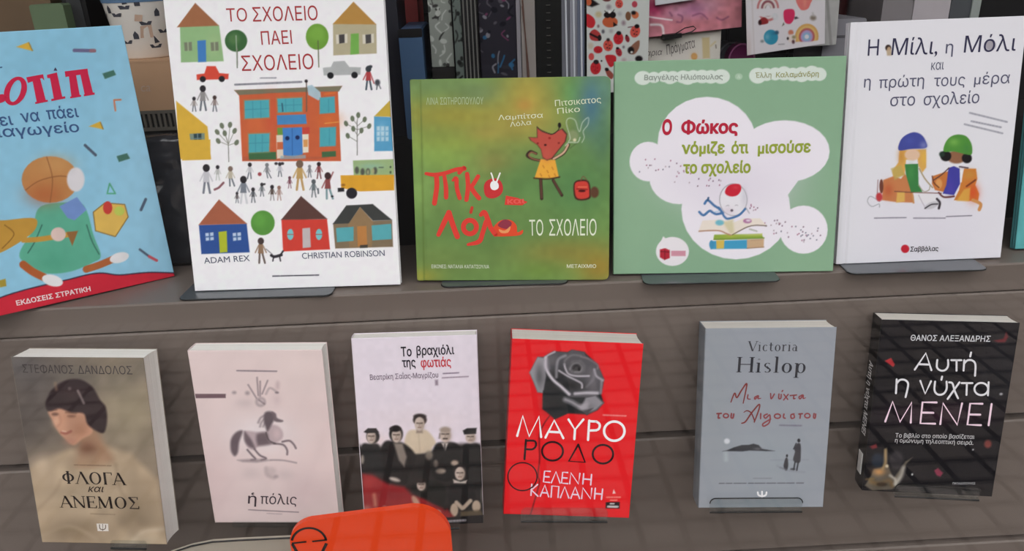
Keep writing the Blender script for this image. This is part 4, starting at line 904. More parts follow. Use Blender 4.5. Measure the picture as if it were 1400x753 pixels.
# ---- lower row: sepia novel with a woman's portrait
def paint(s):
    s.fill((132, 118, 102)); s.crop(0, 440, .416)
    s.blob(120, 220, 160, 170, (96, 88, 84), .95); s.blob(60, 330, 110, 120, (86, 78, 74), .8); s.blob(60, 140, 90, 60, (92, 88, 88), .8)
    s.blob(430, 290, 110, 120, (158, 144, 120), .9); s.blob(400, 190, 60, 60, (122, 114, 100), .5); s.blob(460, 150, 60, 40, (112, 104, 94), .6); s.blob(260, 180, 80, 50, (108, 102, 94), .6)
    # shoulders and drapery
    s.poly([(95, 480), (150, 450), (230, 415), (330, 400), (430, 430), (520, 520), (560, 760), (120, 760)], (176, 154, 128), 10, .95)
    s.blob(300, 560, 150, 90, (168, 150, 126), .7); s.blob(180, 500, 60, 60, (186, 164, 138), .6); s.blob(470, 600, 60, 90, (140, 122, 100), .7); s.blob(250, 690, 90, 40, (126, 108, 86), .8); s.blob(430, 640, 60, 40, (120, 104, 84), .6); s.blob(480, 720, 60, 30, (186, 168, 144), .7); s.blob(140, 470, 40, 30, (192, 170, 146), .7)
    s.line([(140, 700), (230, 670), (320, 715)], 10, (170, 150, 126), 5, .6); s.line([(430, 730), (470, 690), (540, 680)], 12, (190, 172, 150), 5, .6); s.line([(120, 620), (180, 560), (200, 520)], 8, (150, 130, 108), 5, .5); s.line([(380, 470), (400, 560), (450, 600)], 10, (140, 122, 100), 5, .5)
    # head
    s.crop(40, 510, .1726)
    s.poly([(370, 420), (520, 430), (600, 560), (660, 700), (380, 740), (400, 600)], (158, 122, 96), 12, .8, True); s.blob(460, 590, 80, 70, (118, 80, 62), .75); s.blob(470, 690, 120, 50, (162, 134, 108), .7)
    s.poly([(150, 300), (230, 270), (420, 300), (480, 380), (500, 470), (420, 520), (350, 570), (270, 510), (220, 450), (180, 370)], (190, 142, 116), 4, 1, True)
    s.blob(400, 440, 60, 60, (172, 122, 96), .7); s.blob(210, 380, 30, 50, (212, 166, 140), .7); s.blob(320, 540, 50, 30, (176, 122, 106), .5)
    s.ell(205, 325, 26, 12, (92, 64, 56), 3, .8); s.ell(335, 340, 34, 12, (112, 76, 62), 4, .7); s.line([(240, 330), (250, 390), (225, 420)], 9, (166, 116, 96), 4, .6); s.line([(255, 470), (290, 478), (330, 460)], 12, (140, 70, 66), 3, .8); s.line([(262, 458), (290, 462)], 6, (220, 190, 176), 2, .7); s.line([(170, 290), (215, 290)], 8, (70, 50, 46), 3, .6); s.line([(290, 310), (370, 318)], 8, (84, 60, 52), 3, .6)
    s.poly([(130, 230), (180, 130), (280, 60), (400, 50), (500, 110), (560, 210), (606, 270), (616, 380), (590, 470), (520, 450), (460, 400), (430, 320), (330, 310), (240, 280), (170, 300), (140, 290)], (50, 38, 40), 3, 1, True)
    s.blob(330, 150, 80, 50, (66, 50, 50), .5); s.line([(385, 140), (405, 180), (432, 236)], 14, (150, 136, 134), 3, .9); s.line([(205, 80), (215, 130)], 16, (150, 120, 96), 4, .6); s.ell(320, 122, 12, 12, (120, 104, 104), 3, .7)
    s.crop(60, 620, .1594)
    s.scribble([(260, 96), (580, 104)], 6, (96, 76, 62), seed=2, alpha=.7); s.scribble([(400, 515), (610, 522)], 6, (110, 92, 76), seed=6, alpha=.6)
    s.grain(.06, 14, 5)
def title(p):
    p.crop(60, 620, .1594); c = (34, 26, 24)
    p.text('ΦΛΟΓΑ', (166, 254), (712, 270), 104, c, serif=True); p.text('ΑΝΕΜΟΣ', (136, 460), (822, 474), 100, c, serif=True); p.text('και', (380, 326), (520, 328), 40, (50, 38, 32), .01, .35, h=.5)
def auth(p):
    p.crop(0, 440, .416); p.text('ΣΤΕΦΑΝΟΣ', (76, 166), (244, 170), 26, (68, 62, 62), .0); p.text('ΔΑΝΔΟΛΟΣ', (258, 170), (436, 172), 26, (68, 62, 62), .0)
def logo(p):
    p.crop(60, 620, .1594); c = (220, 212, 204)
    p.poly([(452, 598), (552, 600), (556, 664), (462, 662)], c); p.stroke([(478, 608), (482, 640), (505, 650), (528, 640), (530, 608)], 8, (110, 94, 80)); p.stroke([(505, 606), (506, 656)], 8, (110, 94, 80), False)
book('paperback_novel', 'sepia paperback with a dark-haired woman portrait, left end of lower row', GL, PL1, SL1, paint,
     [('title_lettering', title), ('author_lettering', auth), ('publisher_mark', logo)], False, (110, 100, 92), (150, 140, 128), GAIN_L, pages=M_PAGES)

# ---- pink-white novel with a horse
def paint(s):
    s.fill((226, 206, 204)); s.crop(240, 440, .416); s.blob(280, 370, 110, 60, (232, 224, 226), .8); s.blob(120, 540, 90, 160, (216, 190, 190), .6); s.blob(420, 150, 120, 80, (230, 212, 208), .5); s.blob(420, 560, 70, 70, (214, 190, 192), .5)
    s.poly([(20, 236), (165, 236), (165, 250), (20, 251)], (116, 92, 98), 1)
    s.scribble([(202, 160), (332, 162)], 5, (130, 116, 124), seed=1)
    s.line([(240, 617), (404, 625)], 2.4, (110, 96, 104)); s.scribble([(300, 629), (350, 631)], 2.4, (170, 150, 156), seed=2)
    s.crop(300, 500, .2124); k = (104, 90, 96); lk = (150, 134, 138)
    # ornament: fan of reeds with a ring
    for a, b2 in (((185, 122), (238, 208)), ((242, 75), (250, 190)), ((262, 100), (262, 195)), ((310, 95), (275, 180))): s.line([a, b2], 7, k, 2, .75)
    s.ell(265, 232, 34, 32, lk, 3, .7); s.ell(265, 232, 20, 18, (222, 204, 204), 3, .7); s.line([(255, 220), (290, 245)], 8, k, 2, .7); s.line([(300, 180), (320, 145), (345, 150), (372, 172)], 9, lk, 3, .7); s.ell(95, 172, 14, 10, lk, 4, .8); s.ell(180, 175, 16, 14, lk, 4, .7); s.ell(370, 172, 12, 6, k, 2, .8); s.ell(375, 125, 16, 30, (196, 172, 174), 6, .7); s.blob(160, 240, 60, 30, (206, 188, 188), .7); s.blob(370, 220, 30, 40, (206, 184, 186), .6)
    # horse
    s.poly([(150, 420), (110, 425), (75, 470), (72, 540), (95, 580), (118, 560), (128, 490)], k, 4, .95, True)
    s.poly([(165, 420), (240, 425), (300, 420), (330, 380), (380, 390), (408, 430), (400, 470), (350, 500), (260, 516), (220, 540), (180, 520), (160, 470)], (180, 160, 164), 3, .9, True)
    s.poly([(160, 420), (182, 440), (210, 480), (230, 530), (190, 520), (160, 480)], k, 4, .8, True); s.poly([(240, 440), (305, 430), (320, 480), (350, 500), (260, 516), (240, 500)], k, 5, .8, True); s.blob(370, 440, 30, 40, (214, 190, 192), .7)
    s.poly([(295, 300), (335, 296), (352, 340), (335, 380), (310, 420), (295, 390), (285, 340)], (92, 80, 86), 3, .95, True); s.poly([(335, 296), (362, 306), (372, 335), (410, 352), (395, 362), (350, 352)], k, 2, .9, True)
    for a in ([(290, 320), (265, 335), (250, 365)], [(290, 340), (270, 365), (262, 390)], [(295, 360), (282, 390)]): s.line(a, 8, k, 3, .7)
    s.line([(180, 540), (210, 575), (232, 600), (205, 606)], 10, k, 2); s.line([(225, 535), (260, 575), (300, 595), (270, 606)], 10, k, 2); s.line([(350, 500), (410, 508), (435, 540), (436, 570)], 10, k, 2); s.line([(405, 488), (450, 482), (478, 505), (492, 530)], 10, k, 2); s.line([(300, 430), (320, 480), (360, 500)], 6, (80, 70, 74), 2)
    s.poly([(115, 606), (200, 600), (300, 600), (330, 608), (240, 622), (150, 618)], lk, 3, .85); s.line([(330, 606), (410, 608), (495, 624)], 8, lk, 2, .9)
    s.line([(300, 660), (310, 700), (350, 720)], 16, (176, 156, 158), 5, .8); s.ell(330, 680, 40, 34, (196, 178, 178), 6, .6); s.ell(365, 712, 16, 12, lk, 4, .7); s.blob(200, 690, 60, 40, (206, 188, 188), .6); s.blob(420, 700, 60, 40, (206, 188, 188), .6)
    s.grain(.012, 20, 2)
def title(p):
    p.crop(240, 440, .416); c = (66, 54, 62); p.text('ἡ', (238, 596), (268, 597), 33, c, .004, .12); p.text('πόλις', (282, 597), (400, 600), 33, c, .002, .15)
book('paperback_novel', 'pale pink paperback with a grey drawing of a galloping horse', GL, PL2, SL2, paint, [('title_lettering', title)], False, (222, 202, 200), (226, 208, 206), GAIN_L)

# ---- white novel with a family photograph
def paint(s):
    s.fill((226, 216, 226)); s.crop(485, 550, .2259)
    s.blob(380, 100, 320, 80, (222, 210, 214), .5); s.poly([(-40, 250), (60, 262), (140, 262), (420, 300), (640, 250), (800, 255), (830, 720), (-20, 720)], (44, 42, 40), 8, 1)
    s.blob(120, 230, 80, 40, (228, 206, 200), .6)
    sk, sk2, dk = (196, 180, 168), (150, 134, 122), (34, 32, 32)
    # back girl in pale dress
    s.poly([(325, 175), (380, 165), (440, 172), (490, 240), (470, 270), (450, 300), (330, 310), (300, 250)], (206, 190, 166), 3, 1, True); s.line([(385, 180), (395, 300)], 5, (176, 160, 138), 3, .6)
    s.ell(394, 105, 42, 34, (54, 46, 44), 2); s.ell(392, 130, 28, 44, sk, 2); s.ell(394, 84, 38, 14, (48, 42, 40), 3); s.poly([(375, 165), (408, 165), (412, 185), (372, 185)], sk2, 2)
    def face(x, y, rx, ry, c=sk, hat=None, hair=None, mou=False):
        s.ell(x, y, rx, ry, c, 2); s.blob(x+rx*.6, y+ry*.2, rx*.6, ry*.8, sk2, .6)
        s.line([(x-rx*.6, y-ry*.12), (x-rx*.15, y-ry*.1)], ry*.16, (66, 56, 52), 1.5, .85); s.line([(x+rx*.15, y-ry*.1), (x+rx*.6, y-ry*.12)], ry*.16, (66, 56, 52), 1.5, .85); s.line([(x, y-ry*.05), (x-1, y+ry*.25)], ry*.12, (140, 120, 106), 1.5, .7); s.line([(x-rx*.3, y+ry*.5), (x+rx*.3, y+ry*.5)], ry*(.2 if mou else .1), (50, 40, 38) if mou else (110, 80, 74), 1.5, .85)
    face(392, 130, 27, 42)
    # woman left
    s.poly([(170, 250), (240, 235), (310, 255), (370, 330), (330, 440), (300, 500), (160, 500), (130, 420)], dk, 4, 1, True); s.poly([(235, 245), (290, 250), (315, 330), (300, 390), (268, 350)], (142, 132, 122), 3, .9)
    s.ell(250, 190, 42, 52, (40, 36, 36), 2); face(252, 200, 29, 44); s.ell(245, 160, 36, 18, (38, 34, 34), 2)
    # boy far left
    s.poly([(40, 270), (90, 250), (150, 265), (170, 420), (150, 480), (40, 460)], (38, 38, 38), 4, 1, True); s.ell(110, 205, 40, 44, (40, 38, 38), 2); face(100, 208, 27, 40); s.poly([(54, 178), (80, 156), (130, 156), (146, 180), (120, 184), (70, 186)], (44, 42, 42), 1.5); s.ell(46, 345, 10, 26, (150, 140, 130), 3)
    # man
    s.poly([(480, 270), (540, 240), (620, 250), (660, 320), (640, 420), (560, 480), (470, 440)], (30, 30, 30), 4, 1, True); face(548, 196, 34, 46, mou=True); s.ell(547, 165, 34, 18, (150, 136, 124), 3, .8); s.poly([(525, 245), (565, 245), (548, 290)], (196, 186, 178), 2); s.line([(545, 255), (545, 290)], 8, (50, 48, 48), 2); s.line([(515, 190), (512, 215)], 8, (90, 80, 74), 2, .7)
    s.ell(605, 366, 22, 16, (176, 158, 142), 3); s.ell(520, 415, 30, 16, (176, 162, 146), 3); s.ell(450, 320, 24, 30, (140, 130, 118), 4, .8); s.ell(490, 370, 14, 22, (170, 154, 140), 3, .8)
    # youth right
    s.poly([(650, 270), (700, 250), (760, 265), (780, 420), (770, 520), (660, 520), (640, 400)], (32, 32, 32), 4, 1, True); face(700, 210, 30, 36); s.poly([(654, 170), (680, 156), (738, 154), (734, 190), (662, 194)], (48, 46, 46), 1.5)
    # lap and table cloth
    s.blob(430, 400, 90, 60, (30, 28, 28), .8); s.ell(242, 466, 34, 12, (188, 178, 168), 3, rot=15)
    s.poly([(44, 430), (110, 440), (200, 490), (300, 510), (350, 560), (420, 580), (530, 640), (600, 700), (40, 720)], (150, 44, 46), 6, .95); s.blob(90, 480, 50, 40, (176, 60, 60), .6); s.blob(240, 560, 90, 40, (132, 34, 40), .6); s.blob(70, 640, 30, 20, (176, 120, 110), .7); s.line([(118, 560), (125, 620)], 20, (206, 150, 120), 4, .7); s.ell(370, 600, 18, 40, (196, 160, 136), 3, .9, -30); s.ell(495, 665, 26, 16, (206, 180, 160), 3); s.ell(180, 640, 12, 16, (190, 160, 150), 3, .6)
    # small child and seated boy
    s.poly([(340, 520), (420, 470), (520, 480), (560, 560), (520, 620), (420, 580)], (34, 34, 32), 5, 1, True); face(402, 500, 26, 34); s.ell(400, 474, 32, 16, (44, 38, 36), 3)
    s.poly([(570, 520), (620, 480), (690, 480), (730, 560), (720, 620), (580, 620)], (34, 33, 33), 3, 1, True); s.ell(634, 410, 40, 34, (44, 40, 40), 2); face(636, 430, 30, 40); s.poly([(595, 465), (640, 480), (680, 470), (672, 490), (600, 488)], (196, 186, 176), 2)
    s.line([(615, 605), (650, 640)], 24, (180, 164, 146), 2); s.line([(700, 595), (660, 635)], 24, (180, 164, 146), 2); s.ell(602, 650, 24, 40, (184, 166, 146), 2); s.ell(736, 628, 26, 36, (184, 166, 146), 2); s.poly([(560, 640), (600, 690), (520, 690)], (140, 40, 42), 4, .8); s.poly([(640, 660), (760, 650), (780, 682), (640, 690)], (96, 84, 66), 3, .9); s.ell(775, 560, 10, 50, (150, 144, 136), 3, .7)
    s.poly([(-40, 720), (500, 700), (800, 680), (830, 740), (830, 800), (-40, 800)], (30, 28, 30), 1)
    s.scribble([(520, 722), (672, 712)], 14, (150, 146, 150), seed=3)
    s.grain(.015, 6, 7)
    s.crop(490, 455, .1214); s.scribble([(955, 458), (1130, 448)], 14, (120, 104, 124), seed=1); s.scribble([(945, 506), (1240, 490)], 14, (140, 122, 138), seed=2); s.poly([(862, 530), (895, 528), (898, 588), (866, 590)], (130, 112, 126), 2, .8)
def title(p):
    p.crop(490, 455, .1214); c = (40, 36, 46)
    p.text('Το', (482, 262), (602, 258), 100, c, .022); p.text('βραχιόλι', (656, 250), (1080, 236), 100, c, .018); p.text('της', (494, 384), (646, 378), 86, c, .02, h=.62); p.text('φωτιάς', (704, 386), (1046, 374), 74, (196, 66, 76), .022, h=.52)
def auth(p):
    p.crop(490, 455, .1214); p.text('Βεατρίκη Σαΐας-Μαγρίζου', (132, 528), (900, 500), 58, (122, 106, 122), .01)
book('paperback_novel', 'white paperback with a grey family photograph, partly behind the orange board', GL, PL3, SL3, paint,
     [('title_lettering', title), ('author_lettering', auth)], False, (210, 200, 206), (226, 216, 226), GAIN_L)

# ---- red novel with a black rose
RD = (224, 30, 36)
def paint(s):
    s.fill(RD); s.crop(700, 470, .1461)
    g0, g1, g2, g3 = (36, 38, 40), (84, 82, 86), (152, 148, 154), (210, 202, 210)
    s.poly([(168, 265), (240, 124), (300, 122), (390, 70), (520, 78), (560, 56), (680, 78), (800, 190), (860, 330), (835, 470), (858, 552), (700, 660), (520, 650), (400, 702), (290, 610), (290, 460), (240, 448)], g0, 2)
    P = lambda pts, c, so=2, a=1.0: s.poly(pts, c, so, a)
    P([(165, 265), (240, 122), (300, 130), (320, 300), (290, 460), (240, 450)], g2); s.blob(255, 300, 40, 110, (70, 70, 72), .7); s.line([(170, 270), (215, 350), (250, 440)], 16, (130, 150, 150), 3, .7)
    P([(290, 440), (520, 470), (760, 480), (860, 550), (800, 620), (700, 665), (660, 620), (520, 650), (400, 705), (350, 650), (285, 610)], g0); s.blob(380, 560, 80, 80, (34, 34, 36), .8); s.poly([(690, 500), (780, 480), (858, 552), (790, 615), (700, 650), (640, 610)], g2, 3, .9); s.blob(720, 590, 60, 40, (110, 106, 110), .6); P([(660, 620), (760, 600), (700, 668)], (70, 66, 70), 2)
    P([(300, 120), (390, 68), (520, 80), (560, 55), (680, 75), (690, 110), (800, 190), (862, 330), (835, 470), (700, 500), (540, 500), (400, 400), (320, 260)], g1)
    s.blob(420, 330, 90, 110, (40, 40, 42), .95); s.blob(560, 390, 130, 60, (34, 34, 36), .95); s.blob(760, 330, 50, 120, (112, 106, 112), .8); s.blob(370, 150, 50, 60, (100, 98, 102), .7)
    s.line([(315, 130), (320, 230), (380, 330), (460, 400), (535, 470)], 26, g3, 2.5, .95); s.line([(310, 140), (330, 110), (400, 74)], 14, g3, 2, .8); s.line([(320, 140), (335, 230)], 30, (160, 152, 162), 5, .6)
    s.line([(415, 310), (420, 200), (440, 140), (500, 110)], 20, g2, 3, .9); s.line([(440, 250), (520, 300), (600, 340), (650, 370), (655, 410)], 14, g3, 2, .9); s.line([(490, 190), (500, 230), (530, 280), (600, 300), (720, 300)], 14, g3, 2, .9)
    s.line([(490, 190), (500, 150), (560, 105), (640, 110)], 14, (126, 122, 126), 3, .8); P([(530, 230), (560, 160), (640, 150), (690, 200), (680, 260), (620, 285), (550, 270)], (104, 100, 104), 3); s.ell(605, 215, 54, 44, (66, 64, 66), 4); s.line([(540, 240), (570, 190), (620, 180), (655, 215), (640, 255), (590, 262)], 9, (140, 136, 140), 2.5, .85); s.line([(575, 230), (595, 205), (625, 215), (628, 240)], 8, (36, 34, 36), 2, .9); s.ell(628, 236, 10, 16, (24, 22, 24), 2)
    s.line([(590, 465), (700, 458), (800, 460)], 24, g3, 3, .9); s.line([(770, 240), (790, 300), (850, 340)], 14, g3, 3, .8); s.line([(650, 120), (720, 140), (800, 195), (800, 230)], 10, (150, 130, 136), 3, .8); s.line([(838, 350), (832, 460)], 14, (170, 160, 168), 3, .8); s.line([(700, 400), (760, 330), (770, 260)], 10, (140, 136, 142), 4, .6)
    s.line([(500, 520), (560, 545), (640, 590), (690, 590)], 36, (166, 160, 166), 5, .95); s.line([(640, 590), (700, 560)], 30, (176, 168, 174), 5, .7)
    # stem and thorny loop
    s.crop(690, 560, .1992); s.line([(310, 40), (268, 100), (238, 180), (240, 330), (228, 450), (238, 500), (200, 640), (178, 715)], 9, (120, 24, 30), 1.2)
    s.crop(670, 430, .3986); s.scribble([(388, 344), (466, 347)], 5, (236, 140, 136), seed=4)
    s.crop(690, 560, .1992)
    s.poly([(694, 634), (790, 632), (788, 678), (692, 676)], (24, 20, 22), 1); s.scribble([(708, 664), (776, 665)], 14, (196, 190, 190), seed=2, alpha=.9); s.scribble([(724, 645), (752, 645)], 8, (196, 190, 190), seed=3); s.scribble([(700, 600), (794, 600)], 10, (240, 130, 120), seed=5, alpha=.8); s.scribble([(724, 620), (770, 620)], 8, (240, 130, 120), seed=6, alpha=.8); s.poly([(740, 576), (748, 545), (762, 574)], (240, 206, 200), 1)
def title(p):
    p.crop(690, 560, .1992); c = (246, 240, 242)
    for q in ([(86, 178), (124, 42), (168, 182), (236, 46), (250, 186)], [(280, 190), (340, 72), (402, 194)], [(302, 150), (380, 154)], [(438, 66), (482, 136), (540, 66)], [(482, 136), (478, 200)], [(580, 74), (572, 206)], [(580, 142), (630, 140)], [(580, 78), (630, 80)]): p.stroke(q, 16, c, False)
    p.stroke([(628, 80), (648, 94), (652, 112), (644, 132), (626, 140)], 16, c); p.ring(752, 146, 70, 66, 17, c)
    d = (40, 18, 22)
    p.stroke([(146, 206), (136, 338)], 15, d, False); p.stroke([(146, 212), (205, 214), (214, 246), (190, 270), (142, 270)], 14, d); p.ring(328, 284, 72, 64, 14, d)
    p.stroke([(505, 238), (440, 352), (552, 360), (505, 238)], 14, d, False); p.ring(674, 304, 70, 64, 14, d); p.ring(122, 458, 100, 96, 9, (56, 20, 24))
def auth(p):
    p.crop(690, 560, .1992); c = (232, 206, 222)
    for q in ([(312, 422), (274, 420), (266, 494), (308, 498)], [(270, 458), (304, 460)], [(320, 500), (352, 424), (380, 502)], [(432, 430), (398, 428), (390, 502), (432, 506)], [(394, 466), (428, 468)], [(446, 506), (454, 432), (506, 508), (516, 436)], [(536, 508), (542, 438)], [(590, 514), (596, 444)], [(538, 474), (592, 478)]): p.stroke(q, 10, c, False)
    for q in ([(180, 586), (186, 510)], [(225, 512), (184, 550), (228, 592)], [(244, 592), (276, 516), (302, 596)], [(254, 568), (292, 570)], [(318, 598), (324, 522), (372, 526), (366, 600)], [(382, 602), (412, 528), (440, 604)], [(454, 606), (484, 530), (514, 608)], [(464, 580), (504, 582)], [(528, 608), (536, 534), (590, 610), (598, 538)], [(616, 610), (622, 538)], [(664, 614), (672, 544)], [(618, 574), (666, 578)]): p.stroke(q, 10, c, False)
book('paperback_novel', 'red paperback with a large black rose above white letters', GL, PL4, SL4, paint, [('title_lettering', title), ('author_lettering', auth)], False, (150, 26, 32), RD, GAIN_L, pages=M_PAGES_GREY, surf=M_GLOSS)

# ---- grey-blue novel
def paint(s):
    s.fill((148, 152, 160)); s.crop(930, 420, .3986); s.blob(300, 520, 160, 120, (150, 158, 164), .6); s.blob(120, 300, 60, 300, (142, 148, 152), .5)
    s.crop(960, 590, .146); k = (58, 58, 62)
    s.poly([(190, 182), (240, 170), (300, 145), (370, 125), (440, 122), (480, 112), (530, 125), (560, 160), (680, 180), (600, 182), (520, 178), (440, 176), (380, 184)], k, 1.2); s.blob(520, 160, 40, 14, (112, 110, 114), .7)
    s.ell(232, 88, 27, 25, (206, 208, 214), 2); s.line([(222, 200), (224, 260)], 30, (176, 182, 188), 5, .7); s.poly([(640, 262), (1000, 258), (1000, 264), (640, 268)], (130, 132, 140), 2, .5)
    s.ell(794, 225, 10, 14, (50, 48, 52)); s.poly([(780, 250), (800, 250), (806, 310), (796, 358), (778, 360), (762, 320)], (64, 62, 66), 1.2, sm=True); s.line([(730, 335), (790, 355)], 8, (96, 96, 102), 2, .7)
    s.ell(905, 82, 14, 18, (40, 38, 42)); s.poly([(890, 110), (920, 115), (924, 180), (918, 280), (880, 290), (852, 262), (868, 190), (862, 160)], (66, 64, 68), 1.2, sm=True); s.line([(870, 280), (858, 355)], 14, k); s.line([(900, 280), (886, 360)], 14, k); s.line([(880, 110), (858, 160)], 12, k); s.ell(848, 350, 22, 8, (60, 60, 64), 2)
    s.line([(700, 320), (800, 362), (960, 380)], 8, (130, 132, 140), 3, .6)
    s.scribble([(160, 484), (960, 480)], 9, (80, 80, 88), seed=3); s.scribble([(480, 436), (650, 436)], 7, (120, 122, 130), seed=5)
    s.crop(970, 520, .1143); s.scribble([(840, 535), (1100, 540)], 20, (118, 116, 130), seed=8, alpha=.7)
def auth(p):
    p.crop(930, 420, .3986); c = (62, 62, 68); p.text('Victoria', (230, 150), (402, 150), 34, c, serif=True); p.text('Hislop', (192, 222), (428, 225), 52, (50, 50, 56), serif=True)
def title(p):
    p.crop(970, 520, .1143); c = (126, 58, 56); c2 = (140, 72, 76); w_ = 18
    p.stroke([(256, 258, .7), (300, 150), (326, 204), (380, 120), (440, 36), (440, 90), (402, 270, .7)], w_, c)
    p.stroke([(460, 170), (455, 215), (490, 222, .6)], 16, c2); p.stroke([(580, 180), (540, 200), (545, 222), (585, 180), (580, 215), (615, 210, .5)], 16, c2)
    for q in ([(730, 155), (738, 218), (775, 160)], [(830, 160), (828, 212), (852, 212), (858, 165)], [(868, 130), (876, 118)], [(890, 165), (935, 225)], [(940, 165), (886, 232)], [(965, 180), (1040, 172)], [(1010, 175), (1004, 215), (1022, 214)], [(1110, 172), (1070, 195), (1085, 218), (1120, 172), (1120, 212), (1150, 205, .5)]): p.stroke(q, 16, c2)
    for q in ([(90, 395), (140, 392)], [(112, 395), (104, 445), (120, 446)], [(262, 395), (258, 440), (280, 446), (290, 400)]): p.stroke(q, 20, c2)
    p.ring(196, 420, 30, 24, 18, c2)
    p.stroke([(384, 510, .8), (430, 490), (500, 390), (590, 286), (592, 340), (535, 496, .8)], w_, c); p.stroke([(410, 380, .6), (450, 360), (500, 390), (540, 480)], 14, c)
    for q in ([(612, 395), (610, 455)], [(690, 400), (650, 420), (670, 450), (720, 410), (715, 500), (650, 545), (640, 515), (730, 460)], [(890, 400), (884, 440), (905, 450)], [(1010, 398), (975, 410), (980, 450), (1015, 440), (1005, 400)], [(1070, 400), (1110, 396)], [(1088, 400), (1082, 450)], [(1250, 395), (1244, 440), (1262, 448), (1270, 400)]): p.stroke(q, 18, c2)
    p.ring(812, 425, 36, 26, 18, c2); p.ring(1170, 420, 32, 26, 18, c2)
def logo(p):
    p.crop(960, 590, .146); c = (232, 230, 232); p.stroke([(520, 566), (528, 592), (560, 602), (594, 592), (602, 566)], 17, c); p.stroke([(560, 560), (560, 605)], 17, c, False)
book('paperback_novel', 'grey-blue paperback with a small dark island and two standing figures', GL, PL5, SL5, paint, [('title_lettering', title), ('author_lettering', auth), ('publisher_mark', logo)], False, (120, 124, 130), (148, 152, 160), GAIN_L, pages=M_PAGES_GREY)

# ---- black novel
def paint(s):
    s.fill((17, 15, 19)); s.crop(1190, 430, .2524); s.blob(380, 540, 300, 60, (50, 24, 38), .7); s.blob(700, 300, 120, 200, (34, 34, 38), .6); s.blob(400, 100, 200, 100, (22, 20, 24), .5)
    s.poly([(78, 250), (112, 234), (132, 270), (124, 284)], (168, 42, 48), 1.2); s.poly([(668, 140), (720, 130), (736, 92), (748, 120), (730, 150), (690, 150)], (92, 30, 36), 2); s.ell(636, 700, 20, 22, (120, 56, 50), 3, .9); s.ell(708, 430, 8, 6, (190, 188, 190), 2)
    s.crop(1165, 560, .1726)
    s.poly([(650, 480), (680, 460), (720, 500), (700, 530), (670, 520)], (130, 40, 66), 2); s.poly([(140, 290), (190, 270), (200, 300), (160, 312)], (110, 40, 44), 2)
    # a carved gilt mask among folds
    s.poly([(100, 600), (150, 520), (170, 470), (240, 450), (256, 310), (275, 300), (280, 420), (300, 480), (330, 540), (420, 410), (480, 375), (430, 430), (390, 540), (320, 630), (160, 640)], (96, 88, 76), 2, .95)
    s.blob(215, 490, 50, 30, (196, 140, 84), .9); s.line([(265, 320), (262, 420), (240, 470)], 18, (166, 136, 92), 3, .9); s.line([(150, 570), (220, 585), (290, 560), (320, 600)], 30, (120, 94, 60), 4, .8); s.ell(235, 590, 40, 16, (50, 38, 28), 3, .8); s.line([(345, 590), (390, 520), (405, 460)], 34, (170, 164, 154), 4, .9); s.line([(300, 520), (340, 550), (345, 590)], 16, (196, 188, 176), 3, .8); s.ell(200, 400, 50, 60, (34, 44, 58), 6, .8); s.ell(350, 400, 60, 80, (60, 56, 58), 6, .7); s.line([(170, 545), (110, 550)], 10, (130, 104, 60), 3, .8); s.ell(276, 446, 12, 12, (206, 190, 160), 2); s.ell(476, 512, 6, 8, (214, 212, 210), 1.5)
    s.line([(330, 622), (700, 602), (900, 590)], 4, (104, 102, 104), 1.2, .6); s.ell(958, 316, 6, 6, (196, 194, 196), 1.2)
    s.grain(.12, 12, 4)
def title(p):
    p.crop(1190, 430, .2524); c = (224, 222, 226)
    W1 = 10.5
    for q in ([(240, 297), (300, 208), (330, 300)], [(262, 268), (318, 270)], [(438, 246), (492, 246)], [(466, 246), (466, 303)], [(508, 246), (504, 302)], [(545, 205), (540, 226)], [(142, 350), (138, 425)], [(270, 358), (296, 428), (328, 360)], [(388, 335), (384, 352)], [(482, 366), (418, 456)], [(494, 370), (552, 370)], [(522, 370), (520, 434)], [(640, 366), (636, 436)]): p.stroke(q, W1, c, False)
    for q in ([(362, 245), (360, 284), (380, 302), (405, 299), (420, 278), (420, 245)], [(508, 264), (525, 247), (552, 248), (568, 270), (566, 330)], [(142, 372), (160, 353), (188, 354), (204, 378), (190, 446)], [(350, 362), (347, 410), (366, 432), (395, 428), (412, 402), (412, 362)], [(426, 366), (444, 372), (456, 412), (474, 452)]): p.stroke(q, W1, c)
    p.ring(600, 402, 37, 33, W1, c)
    pk = (240, 212, 226)
    for q in ([(80, 578), (120, 470), (160, 580), (224, 474), (218, 584)], [(358, 475), (282, 474), (270, 588), (350, 590)], [(276, 530), (340, 531)], [(378, 592), (392, 478), (470, 596), (496, 480)], [(606, 482), (540, 481), (525, 595), (598, 598)], [(533, 540), (594, 541)], [(656, 484), (640, 598)]): p.stroke(q, 11, pk, False)
def auth(p):
    p.crop(1190, 430, .2524); p.text('ΘΑΝΟΣ ΑΛΕΞΑΝΔΡΗΣ', (216, 140), (648, 146), 30, (204, 204, 208), .012)
def blurb(p):
    p.crop(1190, 430, .2524); c = (196, 194, 196); p.text('Το βιβλίο στο οποίο βασίζεται', (134, 664), (562, 672), 22, c, .008); p.text('η ομώνυμη τηλεοπτική σειρά.', (132, 690), (556, 704), 22, c, .008)
def imprint(p):
    c = (196, 194, 196); p.crop(1165, 560, .1726); p.text('ΠΑΠΑΔΟΠΟΥΛΟΣ', (796, 590), (974, 590), 16, c, .0)
